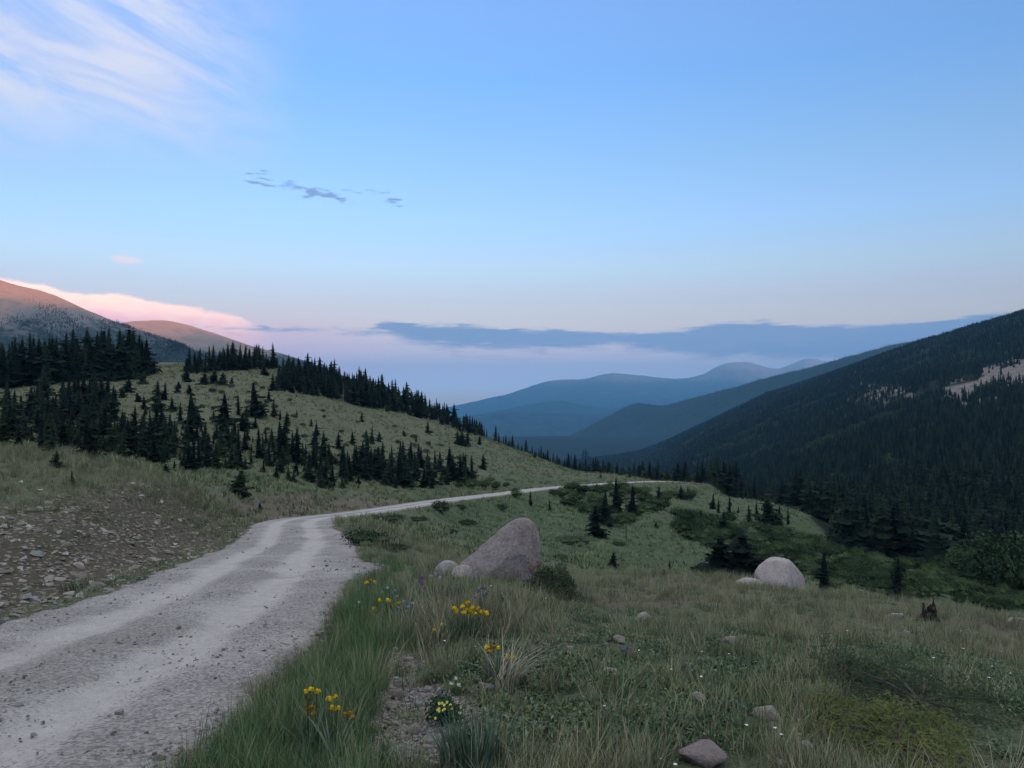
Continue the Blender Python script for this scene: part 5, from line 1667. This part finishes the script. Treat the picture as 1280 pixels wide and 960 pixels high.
tuft('straw_clump', 'clump of long pale dead stalks fanning out to the right on the berm', 632, 862, 130, .50, .10, .0085, 1.15, [M_STRAW, M_BLADE], 21, bias=1.3, cat='grass clump')
tuft('straw_clump', 'pale dead stalks standing upright at the left of the fanned clump', 614, 846, 46, .42, .06, .007, .35, [M_STRAW], 22, cat='grass clump')
tuft('blade_leaf_clump', 'large clump of dark upright blade leaves at the bottom centre', 592, 962, 210, .34, .20, .016, .55, [M_BLADE, M_SAGE], 23)
tuft('straw_clump', 'few thin straw stalks rising from the dark blade clump', 600, 955, 16, .40, .20, .006, .35, [M_STRAW], 24, cat='grass clump')
tuft('grass_clump', 'tall dry tan grass on the berm between the verge and the yellow dome', 545, 782, 240, .40, .24, .007, .45, [M_DRY, M_STRAW], 25, cat='grass clump')
tuft('grass_clump', 'dry tan grass along the top of the berm left of the boulders', 538, 742, 200, .36, .26, .008, .5, [M_DRY, M_GRASS], 26, cat='grass clump')
tuft('grass_clump', 'dry brown grass right of the gravel patch', 562, 842, 170, .30, .17, .006, .5, [M_DRY, M_GRASS], 27, cat='grass clump')
tuft('dark_leaf_plant', 'dark green leafy plant at the verge above the gravel patch', 500, 802, 120, .18, .14, .014, .8, [M_FORB], 28)
tuft('dark_leaf_plant', 'dark rosette at the right edge of the verge grass', 463, 852, 90, .14, .10, .020, .9, [M_BLADE, M_SAGE], 29)
tuft('dark_leaf_plant', 'dark green low plant at the right rim of the gravel patch', 548, 852, 150, .12, .18, .013, .9, [M_FORB], 30)
tuft('dark_leaf_plant', 'tiny dark plant in the lower gravel patch', 481, 938, 22, .08, .03, .012, .8, [M_BLADE], 31)
tuft('grass_clump', 'small dry tuft in the left of the gravel patch', 468, 918, 60, .12, .05, .004, .8, [M_DRY], 32, cat='grass clump')
tuft('sage_plant', 'silvery green plant on the berm below the boulders', 570, 748, 150, .26, .20, .012, .55, [M_SAGE], 33)
tuft('dark_leaf_plant', 'bright green weed at the foot of the rubble bank', 92, 738, 60, .26, .25, .022, .8, [M_FORB], 34)


def cinquefoil():
    p = hit([558], [905])[0]; r = random.Random(41)
    root = bpy.data.objects.new('cinquefoil_shrub', None); COL.objects.link(root); root.location = p
    tag(root, 'small leafy cinquefoil with pale yellow flowers at the right of the gravel patch', 'shrub')
    c, s = leafy(270, 900, (.19, .16, .20), .022, 9, 0, 7)
    add('leaves', c.mesh('leaves', [M_FORB]), root); add('stems', s.mesh('stems', [M_BARK]), root)
    for i in range(17):
        a, d = r.random() * 6.28, r.uniform(.03, .16)
        q = Vector((math.cos(a) * d * 1.15, math.sin(a) * d * .8 - .03, .17 - d * .45 + r.uniform(0, .03)))
        f = MB()
        n = Vector((r.gauss(0, .5), -.9, .8)).normalized(); u = n.orthogonal().normalized(); v = n.cross(u)
        for k in range(5):
            t = 2 * PI * k / 5; e = u * math.cos(t) + v * math.sin(t); g = u * math.cos(t + .5) + v * math.sin(t + .5); h = u * math.cos(t - .5) + v * math.sin(t - .5)
            f.quad(q, q + h * .009, q + e * .013 + n * .002, q + g * .009)
        add('flower', f.mesh('flower', [M_PALEYEL]), root)


cinquefoil()


def mat_shrub(name, label, px, py, wp, dp_m, h, mat, seed, n=2600, leaf=.045):
    p = hit([px], [py])[0]; w = wp / FPX * p[1]; r = random.Random(seed)
    root = bpy.data.objects.new(name, None); COL.objects.link(root); root.location = p
    tag(root, label, 'shrub')
    c = MB(); st = MB()
    for i in range(n):
        a = r.random() * 6.28; d = math.sqrt(r.random())
        lob = 1 + .25 * math.sin(a * 3 + seed) + .15 * math.sin(a * 7)
        x, y = math.cos(a) * d * w / 2 * lob, math.sin(a) * d * dp_m / 2 * lob
        g = float(vnoise(x * 3.2 + seed, y * 3.2, seed)) * .5 + .5
        z = float(height(np.array([p[0] + x]), np.array([p[1] + y]))[0]) - p[2] if i % 6 == 0 or i == 0 else zl
        zl = z
        top = h * (1 - d ** 3) * (.35 + .65 * g)
        q = Vector((x, y, z + top * r.uniform(.35, 1.05)))
        for k in range(2):
            e = Vector((r.gauss(0, 1), r.gauss(0, 1), r.gauss(.9, .6))).normalized() * leaf * r.uniform(.6, 1.5)
            o_ = e.orthogonal().normalized() * leaf * .16
            c.tri(q - o_, q + o_, q + e)
    for i in range(9):
        a = i * .7; st.tube([(0, 0, .02), (math.cos(a) * w * .2, math.sin(a) * dp_m * .2, h * .4), (math.cos(a) * w * .38, math.sin(a) * dp_m * .38, h * .35)], [.02, .014, .005], 4)
    add('crown', c.mesh('crown', [mat]), root); add('stems', st.mesh('stems', [M_BARK]), root)


mat_shrub('juniper_shrub', 'yellow-green juniper mat spreading at the bottom right', 1120, 930, 175, 1.5, .15, M_JUNIPER, 51, 4200, .034)
mat_shrub('juniper_shrub', 'darker juniper mat behind the yellow-green one at the right', 1150, 880, 190, 2.2, .13, M_DJUNIPER, 52, 4600, .034)
mat_shrub('juniper_shrub', 'thin yellowish juniper strip on the crest right of the pinkish boulder', 1065, 742, 110, 1.6, .22, M_JUNIPER, 53, 1800, .08)
mat_shrub('juniper_shrub', 'small green mat in the foreground grass above the juniper', 1075, 850, 60, 1.2, .10, M_DJUNIPER, 54, 900)
mat_shrub('low_shrub', 'dark leafy bush crouching at the right foot of the large boulder', 692, 744, 62, .9, .66, M_DJUNIPER, 55, 3000, .06)
